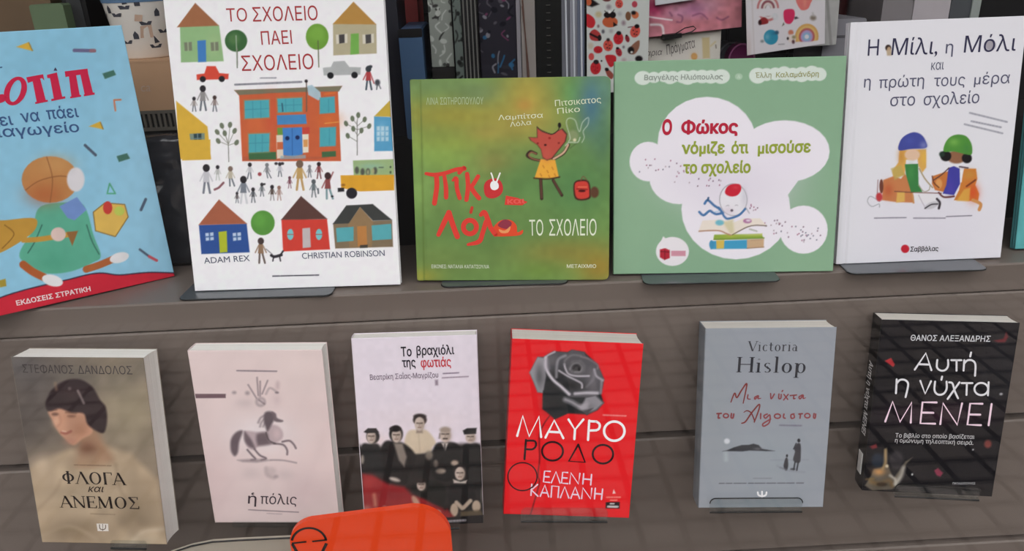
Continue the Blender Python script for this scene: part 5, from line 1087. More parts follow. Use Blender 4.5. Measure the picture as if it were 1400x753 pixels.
def spine_marks(root, w_, h, t, bow):
    # white title running down the spine and a white label at its foot
    v, f = glyph_mesh('Αυτή η νύχτα ΜΕΝΕΙ', .03); xs = v[:, 0].min(), v[:, 0].max()
    s1 = .088/(xs[1]-xs[0]); pts = []
    for q in v: pts.append((-w_/2-bow-.00035, t*.5+(.35-q[1])*.016, h*.74-(q[0]-xs[0])*s1))
    me = mesh_obj('spine_lettering', pts, f, mat('white_spine_ink', (250, 248, 250), .5), root)
    mb = MB().box(-w_/2-bow-.0006, -w_/2-bow+.0002, t*.3, t*.75, .016, .042, 0); mb.build('spine_label', mat('white_spine_label', (224, 222, 220), .6), root)
book('paperback_novel', 'black paperback with white and pink-white letters and scattered red petals', GL, PL6, SL6, paint, [('title_lettering', title), ('author_lettering', auth), ('blurb_lettering', blurb), ('publisher_lettering', imprint)], False, (18, 17, 19), (24, 22, 26), GAIN_L, pages=M_PAGES_GREY, surf=M_MATT, spine_fn=spine_marks)

# ---- stands under the upper books and holders for the lower ones
shelf_stand('grey book stand whose plate shows below the tall white book', PB2, SB2, (243, 409), (452, 403), .09)
shelf_stand('dark book stand under the green square book', PB3, SB3, (603, 391.5), (776, 386.5), .07)
shelf_stand('grey book stand whose plate shows below the pale green book', PB4, SB4, (881, 388), (1068, 383.5), .07)
shelf_stand('grey book stand whose plate shows below the white book with two hats', PB5, SB5, (1162, 374), (1352, 368), .07)
wall_holder('clear holder with a dark edge under the sepia paperback', PL1, SL1, .01, .05, .006, False, True)
wall_holder('clear holder under the pale pink paperback', PL2, SL2, -.05, .05, .0035, False, False)
wall_holder('clear holder with a dark edge under the family photograph paperback', PL3, SL3, -.04, .04, .003, False, True)
wall_holder('clear holder with a black front edge under the red paperback', PL4, SL4, -.05, .045, .013, False, True, 3.2)
wall_holder('clear holder with a thin dark outline at the foot of the grey-blue paperback', PL5, SL5, -.058, .045, .014, True, True)
wall_holder('clear holder with a low lip at the foot of the black paperback', PL6, SL6, -.036, .055, .013, True, True)
# ------------------------------------------------------------ stationery behind the upper row
M_BLACK = mat('black_plastic', (20, 19, 21), .45)
M_RISER = mat('black_riser_board', (24, 22, 22), .7)
ZR = .13
ri = MB().box(-1.2, 1.2, .15, .62, 0, ZR).build('display_riser', M_RISER)
tag(ri, 'black riser behind the upper books carrying the stationery', 'riser')
# dark lattice rack that the hanging packs hook onto
rk = empty('display_rack', (.25, .44, ZR), None, 'black wire rack behind the stationery', 'rack')
def rack_part(name, mb): o = mb.build(name, M_BLACK); o.parent = rk; o.matrix_parent_inverse = rk.matrix_world.inverted()
rack_part('back_board', MB().box(-1.2, 1.2, .47, .48, ZR, .62))
mb = MB()
for i in range(25): mb.tube([(-1.15+i*.095, .44, ZR), (-1.15+i*.095, .44, .6)], .0022, 6)
for i in range(6): mb.tube([(-1.18, .436, .18+i*.08), (1.18, .436, .18+i*.08)], .0022, 6)
rack_part('wire_grid', mb)
for x in (-1.15, 0, 1.15): rack_part('bracket', MB().tube([(x, .44, .59), (x, .475, .59)], .003, 6))

def span(p0, p1, Y):
    a, b2 = at_y(*p0, Y), at_y(*p1, Y); return a, b2
def upright(name, label, cat, px0, px1, Y, top, depth, m, group=None, chamfer=.002, extra=None):
    """a flat thing standing on the riser: its front lies at depth Y between two traced columns"""
    a = at_y(px0, 50, Y); b2 = at_y(px1, 50, Y); wd = b2[0]-a[0]
    root = empty(name, ((a[0]+b2[0])/2, Y, ZR), None, label, cat, group)
    MB().box(-wd/2, wd/2, 0, depth, 0, top-ZR, chamfer).build('body', m, root)
    if extra: extra(root, wd, top-ZR, depth)
    return root

# left: brown wooden box with a pale green pack in it, black file
wood = mat('brown_wood', (104, 84, 64), .6, var=.25, scale=14)
def planks(r, w_, h, d):
    for k in range(3): MB().box(-w_/2-.001, w_/2+.001, -.004, 0, .012+k*(h-.02)/3, .006+(k+1)*(h-.02)/3, .002).build('front_slat', wood, r)
upright('wooden_box', 'brown slatted wooden box behind the light blue book', 'box', -60, 82, .24, .33, .12, wood, extra=planks)
upright('storage_box', 'dull green box beside the brown wooden box', 'box', 50, 96, .20, .30, .035, mat('dull_green_card', (98, 116, 88), .6))
upright('ring_binder', 'black binder standing left of the patterned cup', 'binder', 96, 128, .22, .36, .2, M_BLACK,
        extra=lambda r, w_, h, d: MB().box(-w_*.3, w_*.3, -.001, .001, h*.55, h*.8, .003).build('spine_label', mat('dark_grey_label', (52, 52, 54), .6), r))

# kraft box on a grey slatted crate, patterned cup on top
a, b2 = at_y(186, 152, .155), at_y(262, 152, .155)
zk, zt = float(a[2]), float(at_y(225, 83, .155)[2]); x0, x1 = float(a[0])-.02, float(b2[0])
root = empty('plastic_crate', ((x0+x1)/2, .155, ZR), None, 'grey slatted crate under the kraft cardboard box', 'crate')
h = zk-ZR
MB().box(-(x1-x0)/2, (x1-x0)/2, .003, .12, 0, h-.003, .002).build('body', mat('dark_grey_crate', (44, 42, 40), .5), root)
mb = MB(); n = 14
for k in range(n):
    x = -(x1-x0)/2+.004+k*(x1-x0-.008)/(n-1); mb.box(x-.0015, x+.0015, .0005, .004, h-.02, h-.004)
mb.box(-(x1-x0)/2, (x1-x0)/2, 0, .004, h-.004, h); mb.box(-(x1-x0)/2, (x1-x0)/2, 0, .004, h-.024, h-.02)
mb.build('slatted_rim', mat('grey_crate_slats', (104, 98, 90), .5), root)
kraft = mat('kraft_card', (190, 152, 120), .75, var=.08, scale=40)
root = empty('cardboard_box', ((x0+x1)/2, .155, zk), None, 'brown kraft cardboard box on the grey crate, under the cup', 'box')
hh = zt-zk
MB().box(-(x1-x0)/2, (x1-x0)/2, .0, .11, 0, hh, .0015).build('carton', kraft, root)
MB().box(-(x1-x0)/2-.0012, (x1-x0)/2+.0012, -.0004, .1104, hh-.0012, hh+.0005, .0003).build('lid', kraft, root)
v, f = glyph_mesh('ca', 0, .2); mesh_obj('printed_mark', [(-.012+q[0]*.014, -.0004, hh*.4+q[1]*.014) for q in v], f, mat('pale_print', (190, 164, 146), .7), root)
# cup
cx = float(at_y(199, 40, .21)[0]); rb = .030; rt = .040; hc = .079
root = empty('patterned_cup', (cx, .205, zt+.0005), None, 'white tapered metal cup with small dark boat prints and a blue rim', 'cup')
prof = [(0.001, 0), (rb-.002, 0), (rb, .002), (rt, hc-.006), (rt+.001, hc-.004), (rt+.001, hc), (rt-.0015, hc), (rt-.002, hc-.006), (rb-.002, .004), (0.001, .004)]
MB().lathe(prof, 0, 0).build('cup_body', mat('white_enamel', (246, 240, 232), .3, coat=.4), root, True)
def arc_band(mb, z0, z1, a0, a1, off=.0004, n=40):
    vs = []; fs = []
    for i in range(n+1):
        a = R(a0+(a1-a0)*i/n)
        for z in (z0, z1):
            r = rb+(rt-rb)*(z-.002)/(hc-.008)+off; vs.append((r*math.cos(a), r*math.sin(a), z))
    for i in range(n): fs.append((2*i, 2*i+2, 2*i+3, 2*i+1))
    mb.add(vs, fs)
mb = MB(); arc_band(mb, hc-.016, hc-.004, 0, 360, .0006, 64); mb.build('blue_rim', mat('blue_enamel', (96, 124, 156), .35), root, True)
def motif(mb, ang, z, shape, s_=1.0, off=.0005):
    vs = []
    for (u, q) in shape:
        zz = z+q*s_; r = rb+(rt-rb)*(zz-.002)/(hc-.008)+off; a = R(ang)+u*s_/r; vs.append((r*math.cos(a), r*math.sin(a), zz))
    mb.add(vs, [tuple(range(len(vs)))])
hull = [(-.007, .002), (-.005, -.002), (.005, -.002), (.007, .002)]
sail = [(-.001, .003), (-.001, .012), (.005, .004)]
house = [(-.003, -.003), (.003, -.003), (.003, .002), (0, .006), (-.003, .002)]
mb = MB()
for ang, z, sh in ((-125, .055, house), (-110, .050, hull), (-92, .058, hull), (-92, .058, sail), (-70, .062, house), (-70, .070, sail), (-84, .026, house), (-62, .040, hull), (-50, .014, hull), (-50, .014, sail), (-105, .02, hull), (-40, .05, house), (-135, .03, hull), (-150, .05, hull), (-30, .03, hull)): motif(mb, ang, z, sh)
mb.build('boat_prints', mat('dark_print', (66, 66, 74), .5), root)
mb = MB(); motif(mb, -74, .045, [(-.004, -.002), (.004, -.003), (.006, .004), (-.002, .005)]); motif(mb, -66, .028, [(-.006, -.004), (.008, -.004), (.008, .01), (-.004, .009)]); mb.build('tan_prints', mat('tan_print', (196, 166, 146), .5), root)

# crumpled dark bag in the gap between the first two books
rng = np.random.RandomState(5); vs = []; fs = []; nu, nv = 40, 44
for j in range(nv+1):
    for i in range(nu):
        a = 2*math.pi*i/nu; t = j/nv; rr = (.062*(1-.35*t)+.006)*(1 if 0 < j < nv else .05)
        X_, Z_ = np.array([math.cos(a)*rr*30+9]), np.array([t*6+4+math.sin(a)*1.5])
        k = 1+.35*(vnoise(X_*1.7, Z_, .5, 3)[0]-.5)
        vs.append((math.cos(a)*rr*k, math.sin(a)*.020*k*(1 if 0 < j < nv else .05), t*.158))
for j in range(nv):
    for i in range(nu): fs.append((j*nu+i, j*nu+(i+1) % nu, (j+1)*nu+(i+1) % nu, (j+1)*nu+i))
bag = mesh_obj('plastic_bag', vs, fs, mat('dark_grey_plastic_film', (50, 50, 54), .22, coat=.5), None, True)
bag.location = (-.372, .127, .0003); tag(bag, 'crumpled dark grey plastic bag in the gap beside the light blue book', 'bag')

# ---- middle group: files, pouches, notebooks, sleeves
def sp_label(c, z0, z1, wf=.6, nm='spine_label'):
    return lambda r, w_, h, d: MB().box(-w_*wf/2, w_*wf/2, -.0012, .0006, h*z0, h*z1, .0012).build(nm, mat('label_paper', c, .6), r)
upright('ring_binder', 'dark navy binder right behind the tall white book', 'binder', 524, 546, .19, .34, .10, mat('navy_binder', (34, 34, 42), .5))
def tip(r, w_, h, d):
    MB().box(-w_/2-.0005, w_/2+.0005, -.0006, .0006, h*.93, h+.0005, .001).build('dark_top_band', M_BLACK, r)
upright('ring_binder', 'blue binder standing behind the gap left of the green square book', 'binder', 545, 577, .17, float(at_y(560, 40, .17)[2]), .12, mat('blue_binder', (66, 92, 124), .45), extra=tip)
upright('gift_box', 'dull red box above and behind the blue binder', 'box', 546, 574, .31, .40, .1, mat('dull_red_card', (140, 60, 60), .5))
def pattern_sheet(r, w_, h, d, base, c, seed, z0=0.0, nm='patterned_front', n=60, m=M_GLOSS):
    s = Sheet(r.matrix_world @ Matrix.Translation((0, -.0012, 0)), -w_/2, w_/2, h*z0, h, .0008); s.fill(base); rnd = random.Random(seed)
    x0_, x1_, y0_, y1_ = s.X.min(), s.X.max(), s.Y.min(), s.Y.max()
    for i in range(n):
        x, y = rnd.uniform(x0_, x1_), rnd.uniform(y0_, y1_); k = rnd.random()
        if k < .5: s.ell(x, y, rnd.uniform(1.5, 4), rnd.uniform(2, 5), rnd.choice(c), 1, .9, rnd.uniform(0, 180))
        else: s.line([(x, y), (x+rnd.uniform(-6, 6), y+rnd.uniform(4, 10)), (x+rnd.uniform(-6, 6), y+rnd.uniform(10, 16))], rnd.uniform(1.2, 2.6), rnd.choice(c), 1, .9)
    s.ly[:] = -.0012; s.build(nm, m, r, .0002)
def pouch(r, w_, h, d):
    pattern_sheet(r, w_, h, d, (134, 138, 132), [(46, 44, 44), (60, 62, 60), (180, 182, 176)], 3, .36)
    MB().box(-w_*.28, w_*.1, -.0016, .0004, h*.11, h*.14, .001).build('zip_tag', mat('pale_tag', (150, 150, 148), .5), r)
upright('pencil_pouch', 'grey leafy patterned pencil pouch with a black lower half', 'pencil pouch', 588, 619, .185, .36, .03, mat('black_pouch', (26, 22, 22), .6), extra=pouch)
upright('patterned_notebook', 'thin notebook with a grey swirl spine right of the leafy pouch', 'notebook', 621, 632, .18, .36, .1, mat('grey_notebook', (80, 84, 82), .5),
        extra=lambda r, w_, h, d: pattern_sheet(r, w_, h, d, (96, 104, 100), [(26, 26, 26), (40, 42, 40)], 8))
for i, (x, lb) in enumerate(((633, 'leftmost of the four thin black notebooks with pale page edges'), (638.3, 'second from left of the four thin black notebooks with pale page edges'), (643.6, 'third from left of the four thin black notebooks with pale page edges'), (648.9, 'rightmost of the four thin black notebooks with pale page edges'))):
    a = at_y(x, 50, .18); b2 = at_y(x+5.1, 50, .18); wd = float(b2[0]-a[0])
    r = empty('black_notebook', (float(a[0]+b2[0])/2, .18, ZR), None, lb, 'notebook', 'thin black notebooks standing in a row'); H = .23
    MB().box(-wd/2, -wd/2+.0013, 0, .1, 0, H).build('front_cover', M_BLACK, r); MB().box(wd/2-.0013, wd/2, 0, .1, 0, H).build('back_cover', M_BLACK, r)
    MB().box(-wd/2+.0013, wd/2-.0013, .0012, .098, .001, H-.002).build('page_block', mat('grey_paper_edge', (120, 118, 114), .8), r)
def wrap(c, seed, base):
    return lambda r, w_, h, d: pattern_sheet(r, w_, h, d, base, c, seed, 0, 'printed_front', 80)
upright('stationery_pack', 'dark glossy stationery pack with purple and blue patches', 'stationery pack', 656, 706, .185, .36, .05, mat('dark_pack', (40, 38, 46), .3, coat=.5), extra=wrap([(84, 80, 88), (24, 24, 32), (110, 56, 88), (44, 92, 128), (126, 124, 132)], 12, (42, 40, 48)))
upright('clear_sleeve', 'thin pale plastic sleeve at the right side of the dark pack', 'plastic sleeve', 706.5, 712, .182, .36, .06, mat('pale_plastic_edge', (140, 136, 142), .25, coat=.5))
def folds(r, w_, h, d):
    mb = MB(); 
    for k in range(3): mb.tube([(-w_*.4, -.0008, h*.75-k*.012), (-w_*.2+.001*k, -.001, h*.45-k*.01), (-w_*.05+.0015*k, -.0008, .004)], .0007, 6)
    mb.build('cord', mat('brown_cord', (92, 66, 58), .6), r)
upright('paper_folder', 'beige folder standing between the dark pack and the black notebook', 'folder', 713, 732, .18, .36, .1, mat('beige_card', (138, 130, 126), .6), extra=folds)
def spiral(r, w_, h, d):
    mb = MB(); n = int(h/.0085)
    for k in range(n):
        z = .004+k*.0085; c_ = [(-.0005+.0022*math.cos(a), -.0004+.0018*math.sin(a), z) for a in np.linspace(0, 2*math.pi, 9)]
        mb.tube(c_, .00045, 5)
    mb.build('spiral_binding', mat('spiral_wire', (150, 146, 140), .3, metal=.8), r)
upright('spiral_notebook', 'black spiral notebook left of the clear plastic sleeves', 'notebook', 733, 768, .18, .36, .04, mat('black_notebook_cover', (8, 8, 8), .5), extra=spiral)
for i, (x, x2, c_, lb) in enumerate(((768, 779, (112, 112, 120), 'left of three shiny plastic sleeves beside the ladybird stickers'), (779.5, 789, (150, 150, 160), 'middle of three shiny plastic sleeves beside the ladybird stickers'), (789.5, 799, (104, 110, 128), 'right of three shiny plastic sleeves beside the ladybird stickers'))):
    upright('clear_sleeve', lb, 'plastic sleeve', x, x2, .18-.003*i, .36, .08, mat('shiny_film', c_, .12, coat=1.0), 'shiny plastic sleeves', .003,
            lambda r, w_, h, d: MB().tube([(w_*.18, -.0006, 0), (w_*.05, -.001, h*.5), (-w_*.1, -.0006, h)], .0012, 6).build('fold', mat('white_film_edge', (206, 208, 216), .15, coat=1.0), r))

# ---- hanging cards and packs
def card(name, label, cat, bl, br, height, Y, fn, m=M_GLOSS, group=None, thick=.0008, sheets=0):
    a, b2 = at_y(*bl, Y), at_y(*br, Y); ang = math.atan2(b2[2]-a[2], b2[0]-a[0]); wd = math.hypot(b2[0]-a[0], b2[2]-a[2]); c_ = (a+b2)/2
    M = Matrix.Translation(Vector([float(v) for v in c_])) @ Matrix.Rotation(-ang, 4, 'Y')
    root = bpy.data.objects.new(name, None); COL.objects.link(root); root.matrix_world = M; root.empty_display_size = .02
    tag(root, label, cat, group)
    s = Sheet(M, -wd/2, wd/2, 0, height, .0007); fn(s); s.build('printed_card', m, root, thick)
    # euro hole tab and the hook that carries it from the rack
    zt = height
    MB().prism(round_rect(-.016, .016, zt-.001, zt+.018, .006), 0, thick).build('hang_tab', mat('clear_tab', (200, 200, 204), .2), root)
    q = M @ Vector((0, -.006, zt+.011))
    rack_part('hook', MB().tube([(q.x, q.y, q.z+.004), (q.x, q.y+.004, q.z), (q.x, .438, q.z+.004)], .0014, 6))
    return root, s
def lady(s):
    s.fill((200, 202, 198)); s.crop(780, 0, .14608)
    rd, r2, k, or_ = (190, 44, 52), (206, 84, 74), (30, 24, 26), (188, 92, 58)
    def bug(x, y, a, b_, rot=0, c=rd, hd=True):
        s.ell(x, y, a, b_, c, 1, 1, rot)
        if hd: s.ell(x+math.sin(R(rot))*b_*.85, y-math.cos(R(rot))*b_*.9, a*.5, a*.42, k, 1)
        for dx, dy in ((-.4, -.2), (.35, 0), (-.2, .4), (.3, .5)): s.ell(x+dx*a, y+dy*b_, a*.16, a*.16, k if c != rd else (150, 24, 34), .8, .7)
        s.line([(x, y-b_*.6), (x, y+b_*.8)], a*.1, (120, 30, 36), .8, .6)
    s.poly([(150, 0), (200, -10), (270, 40), (200, 66), (155, 50)], k, 2); s.ell(170, 20, 28, 32, or_)
    s.ell(340, -5, 40, 20, (110, 60, 60)); bug(455, 35, 36, 42, 0, r2, False); s.ell(600, 40, 26, 30, (180, 70, 84)); s.ell(358, 65, 22, 22, (150, 140, 146), 3)
    s.poly([(135, 160), (160, 130), (215, 165), (232, 215), (205, 260), (150, 245)], rd, 1, sm=True); s.ell(262, 135, 30, 28, (190, 176, 140), 3); s.ell(143, 125, 8, 8, k)
    s.ell(370, 205, 72, 52, or_); s.ell(345, 140, 34, 28, k); s.ell(395, 140, 30, 30, k); s.poly([(400, 205), (440, 235), (400, 250)], k); s.ell(365, 112, 14, 14, (230, 226, 226)); s.line([(320, 102), (335, 112)], 6, k); s.line([(395, 110), (408, 92)], 6, k)
    s.ell(540, 150, 26, 42, (120, 84, 60)); s.ell(605, 140, 34, 34, (200, 110, 74)); s.ell(590, 120, 22, 18, k, 2); s.ell(497, 215, 18, 22, (150, 130, 138), 3); s.ell(460, 130, 20, 20, (176, 176, 178), 3)
    s.poly([(180, 310), (225, 275), (275, 310), (285, 360), (260, 384), (190, 370)], (170, 60, 60), 1, sm=True); s.line([(185, 318), (255, 352)], 18, k); s.ell(272, 355, 18, 28, k); s.ell(305, 295, 14, 18, (90, 88, 96), 2); s.ell(380, 290, 18, 18, (170, 166, 166), 3); s.ell(260, 245, 10, 14, (130, 100, 104), 2)
    bug(605, 295, 46, 58, 20, r2); s.line([(540, 255), (580, 250)], 8, (90, 40, 50)); bug(448, 360, 46, 56, 5, rd); bug(532, 362, 20, 34, -15, (140, 44, 54)); bug(352, 425, 46, 54, 0, r2, False); s.ell(352, 372, 14, 14, k, 2); s.ell(190, 430, 24, 30, (190, 178, 160), 3)
    bug(258, 465, 42, 34, 0, rd, False); bug(452, 487, 28, 42, -20, (170, 50, 60)); s.poly([(545, 460), (600, 400), (645, 380), (640, 450), (600, 505), (550, 500)], (140, 96, 78), 1.2, sm=True); s.ell(565, 470, 30, 32, k, 2); s.ell(572, 488, 12, 10, (220, 216, 210)); s.ell(195, 530, 26, 34, (200, 80, 78)); s.ell(497, 440, 10, 12, (110, 100, 110), 2)
    s.poly([(325, 525), (380, 512), (425, 530), (420, 590), (380, 628), (350, 600)], rd, 1, sm=True); bug(235, 635, 50, 62, 5, rd); s.ell(290, 570, 8, 8, k); s.poly([(322, 640), (350, 645), (400, 695), (385, 740), (345, 710)], (150, 76, 66), 1, sm=True); s.ell(340, 650, 18, 16, k); s.ell(640, 550, 34, 28, k, 2); s.ell(500, 560, 20, 16, (180, 160, 160), 4)
card('sticker_sheet', 'white sticker sheet covered in red ladybirds', 'sticker sheet', (802.5, 128), (885, 124), .155, .175, lady)
def pinkp(s):
    s.fill((196, 126, 138)); s.crop(770, 0, .2857); s.blob(560, 60, 90, 40, (188, 136, 160), .8); s.blob(640, 40, 60, 40, (150, 96, 140), .6); s.blob(430, 40, 50, 40, (176, 50, 96), .9); s.blob(800, 60, 60, 60, (206, 130, 136), .5); s.blob(700, 20, 60, 40, (196, 150, 166), .6); s.blob(600, 120, 160, 30, (206, 124, 132), .6)
    for q in ([(550, 70), (570, 80), (565, 105), (545, 105)], [(620, 75), (660, 65), (690, 90)], [(735, 85), (760, 95), (790, 80)], [(510, 60), (520, 75)]): s.line(q, 7, (120, 70, 100), 2, .7)
    s.line([(380, 75), (440, 85), (520, 96)], 7, (240, 230, 232), 1.5, .9); s.line([(420, 118), (470, 122), (480, 160)], 11, (240, 232, 234), 2, .9); s.grain(.1, 6, 4)
card('party_pack', 'pink pack with faint purple drawings hanging right of the ladybird stickers', 'stationery pack', (876, 52.5), (1014, 37), .14, .19, pinkp, thick=.006)
def whitep(s): s.fill((206, 204, 210)); s.grain(.03, 8, 2)
card('label_card', 'blank white card above the pink pack at the top edge', 'card', (896, 7.5), (954, -1), .06, .184, whitep)
def wish(s):
    s.fill((212, 206, 196)); s.crop(770, 0, .2857); s.blob(560, 260, 120, 60, (216, 208, 202), .6)
    s.poly([(664, 180), (700, 178), (702, 278), (668, 280)], (200, 180, 134), 2, .9); s.line([(706, 220), (728, 200)], 7, (206, 190, 150), 2); s.ell(627, 270, 15, 17, (206, 150, 84), 1.5); s.line([(730, 215), (732, 230)], 5, (130, 120, 110)); s.blob(627, 270, 20, 22, (220, 180, 130), .4)
_, sh = card('greeting_card', 'cream greeting card with handwritten letters under the pink pack', 'card', (868, 93), (984, 86), .062, .197, wish, M_MATT)
pr = Print(sh); pr.crop(770, 0, .2857); pr.text('αρια', (398, 268), (474, 262), 28, (104, 96, 96), -.004, .2); pr.text('Πράγματα', (496, 262), (634, 226), 46, (104, 96, 96), -.006, .2); pr.build('handwriting', M_INK, _)
# black bulldog clip on the pink pack
q = at_y(927, 47, .183)
root = empty('binder_clip', [float(v) for v in q], Matrix.Rotation(R(-6), 3, 'Y'), 'black wire-handled binder clip at the bottom of the pink pack', 'clip')
MB().prism([(-.018, -.004), (.004, -.004), (.004, .001), (-.018, .002)], -.003, .014).build('jaw', M_BLACK, root)
MB().tube([(-.004, -.001, .001), (.008, -.003, .0065), (.018, -.003, .007), (.021, -.003, .004), (.016, -.003, .001), (.002, -.001, -.001)], .0007, 6).build('wire_handle', M_BLACK, root)
def rainbow(s):
    s.fill((214, 208, 212)); s.crop(1000, 0, .1195); s.blob(200, 560, 30, 200, (196, 176, 172), .6)
    for k, c_ in enumerate(((190, 120, 120), (214, 204, 204), (140, 84, 92), (210, 196, 190), (96, 80, 78))): s.ell(418, 95, 128-k*24, 150-k*28, c_, 1.2)
    s.poly([(280, 100), (560, 92), (560, 180), (280, 190)], (214, 208, 212), 1.5); s.ell(420, 95, 30, 42, (214, 208, 212), 2)
    s.poly([(742, -20), (915, -20), (905, 40), (870, 104), (790, 108)], (214, 116, 112), 1.2, sm=True); s.blob(840, 30, 20, 60, (226, 150, 130), .6)
    s.poly([(316, 240), (365, 198), (408, 215), (418, 265), (330, 282)], (140, 44, 46), 1.2, sm=True); s.ell(326, 258, 18, 28, (50, 28, 30), 2); s.ell(498, 192, 30, 36, (196, 200, 204), 3); s.ell(498, 192, 15, 18, (214, 208, 212), 3)
    s.poly([(596, 190), (610, 115), (710, 110), (722, 195), (680, 268), (620, 262)], (206, 52, 94), 1.2, sm=True); s.poly([(720, 195), (745, 190), (770, 208), (725, 222)], (70, 60, 66), 1.5); s.poly([(596, 258), (606, 280), (580, 298)], (90, 84, 70), 1.5); s.ell(935, 205, 34, 28, (130, 118, 106), 3); s.line([(930, 150), (940, 180)], 12, (176, 170, 166), 3)
    s.ell(452, 425, 82, 86, (52, 138, 166), 1.2); s.blob(410, 420, 30, 40, (150, 190, 206), .5); s.ell(520, 372, 22, 22, (60, 90, 110), 2); s.ell(352, 472, 16, 12, (110, 120, 120), 3); s.blob(490, 380, 30, 20, (40, 90, 120), .5)
    for k, c_ in enumerate(((206, 160, 96), (214, 176, 110), (180, 98, 96), (170, 150, 190), (140, 172, 200), (214, 210, 216))): s.ell(862, 420, 135-k*22, 150-k*25, c_, 1.2, 1, 12)
    s.poly([(690, 500), (750, 478), (880, 478), (1010, 458), (1030, 600), (690, 620)], (214, 208, 212), 1.2)
    s.ell(680, 372, 30, 30, (196, 120, 96), 2); s.ell(690, 440, 48, 48, (220, 204, 196), 2); s.ell(645, 440, 12, 16, (50, 40, 40), 1.5); s.ell(708, 478, 16, 22, (90, 60, 66), 2); s.ell(715, 425, 22, 20, (150, 140, 110), 2); s.scribble([(540, 508), (606, 504)], 14, (170, 166, 170), seed=3)
    s.line([(235, -20), (262, 640)], 9, (190, 178, 176), 2, .7)
card('sticker_sheet', 'white sticker sheet with a rainbow, a blue bird and a pink bird', 'sticker sheet', (1021.5, 76), (1127.5, 60), .12, .17, rainbow)
card('sticker_pack', 'plain grey-white sticker pack just behind the rainbow sticker sheet', 'sticker sheet', (1060, 68), (1143, 61), .12, .185, lambda s: (s.fill((176, 174, 172)), s.crop(0, 0, 1), s.line([(1131, 0), (1136, 60)], 4, (150, 148, 146), 1.5), s.grain(.03, 6, 3)), thick=.008)
# bag handles under the rainbow sheet
def loop(px, c_, lb, Y, m_):
    q = at_y(px, 88, Y); root = empty('pencil_case', (float(q[0]), Y, ZR), None, lb, 'pencil case')
    w_ = .032; out = [(-w_/2, 0), (w_/2, 0)]+[(w_/2*math.cos(a), .072+.020*math.sin(a)) for a in np.linspace(0, math.pi, 14)]
    MB().prism(out, 0, .03).build('body', m_, root); MB().tube([(x*1.01, -.001, z) for x, z in out[2:]], .0012, 6).build('piping', mat('case_piping', tuple(min(255, v+50) for v in c_), .5), root)
loop(998, (96, 98, 106), 'grey rounded pencil case under the pink pack', .235, mat('grey_case', (92, 94, 102), .4))
loop(1013, (110, 40, 84), 'magenta rounded pencil case left of the rainbow stickers', .215, mat('magenta_case', (112, 40, 86), .4))

# ---- right group: pale boxes, a dark red bottle, grey folder, black box
a = at_y(1146, 23, .33); root = empty('glue_bottle', (float(a[0]), .345, ZR), None, 'dark red bottle right of the sticker packs at the top edge', 'bottle')
MB().box(-.03, .05, -.02, .05, 0, float(a[2])-ZR-.003, .001).build('pedestal_box', mat('grey_block', (120, 116, 118), .7), root) if False else None
bz = float(a[2])-ZR
MB().lathe([(.0005, 0), (.016, 0), (.017, .002), (.017, bz+.035), (.008, bz+.05), (.008, bz+.06), (.0005, bz+.06)], 0, 0, 32).build('bottle_body', mat('dark_red_plastic', (58, 26, 28), .35), root, True)
MB().lathe([(.009, bz+.058), (.009, bz+.075), (.004, bz+.09), (.0005, bz+.09)], 0, 0, 24).build('cap', M_BLACK, root, True)
upright('storage_box', 'low pale grey box in front of the dark red bottle', 'box', 1126, 1182, .20, float(at_y(1150, 26, .2)[2]), .09, mat('pale_grey_card', (128, 126, 132), .6),
        extra=lambda r, w_, h, d: MB().box(-w_/2-.0008, w_/2+.0008, -.0008, d+.0008, h-.022, h-.019).build('lid_seam', mat('grey_seam', (84, 82, 86), .6), r))
def flap(r, w_, h, d): MB().prism([(-w_*.35, h-.018), (w_/2+.002, h-.034), (w_/2+.002, h+.001), (-w_*.35, h+.001)], -.002, d*.5).build('black_flap', M_BLACK, r)
upright('storage_box', 'grey-green box with a black flap right of the dark red bottle', 'box', 1153, 1200, .36, float(at_y(1180, -4, .36)[2])+.008, .07, mat('grey_green_card', (112, 114, 108), .6), extra=flap)
upright('storage_box', 'left of two plain pale boxes above the white book with two hats', 'box', 1201, 1242, .25, .36, .1, mat('grey_box_card', (132, 126, 128), .6), 'plain pale boxes',
        extra=lambda r, w_, h, d: MB().prism([(-w_/2, h*.66), (w_/2, h*.58), (w_/2, h*.60), (-w_/2, h*.69)], -.002, 0).build('card_edge', mat('pale_card_edge', (146, 140, 142), .6), r))
upright('storage_box', 'right of two plain pale boxes above the white book with two hats', 'box', 1243, 1292, .25, .36, .1, mat('pale_box_card', (182, 174, 178), .6), 'plain pale boxes',
        extra=lambda r, w_, h, d: MB().box(-w_/2-.0006, w_/2+.0006, -.0006, d+.0006, h*.93, h*.94).build('lid_seam', mat('lid_seam_grey', (110, 106, 110), .6), r))
upright('paper_folder', 'dark grey folder right of the pale boxes', 'folder', 1293, 1321, .25, .36, .1, mat('slate_folder', (78, 80, 84), .5))
upright('paper_folder', 'narrow pale grey-green folder beside the dark grey folder', 'folder', 1321.5, 1333, .248, .36, .1, mat('pale_sage_folder', (152, 158, 154), .5))
upright('storage_box', 'large black box in the top right corner', 'box', 1334, 1470, .26, .36, .12, M_BLACK,
        extra=lambda r, w_, h, d: MB().box(-w_/2-.001, w_/2+.001, -.001, d, h*.8, h+.001, .002).build('lid', M_BLACK, r))

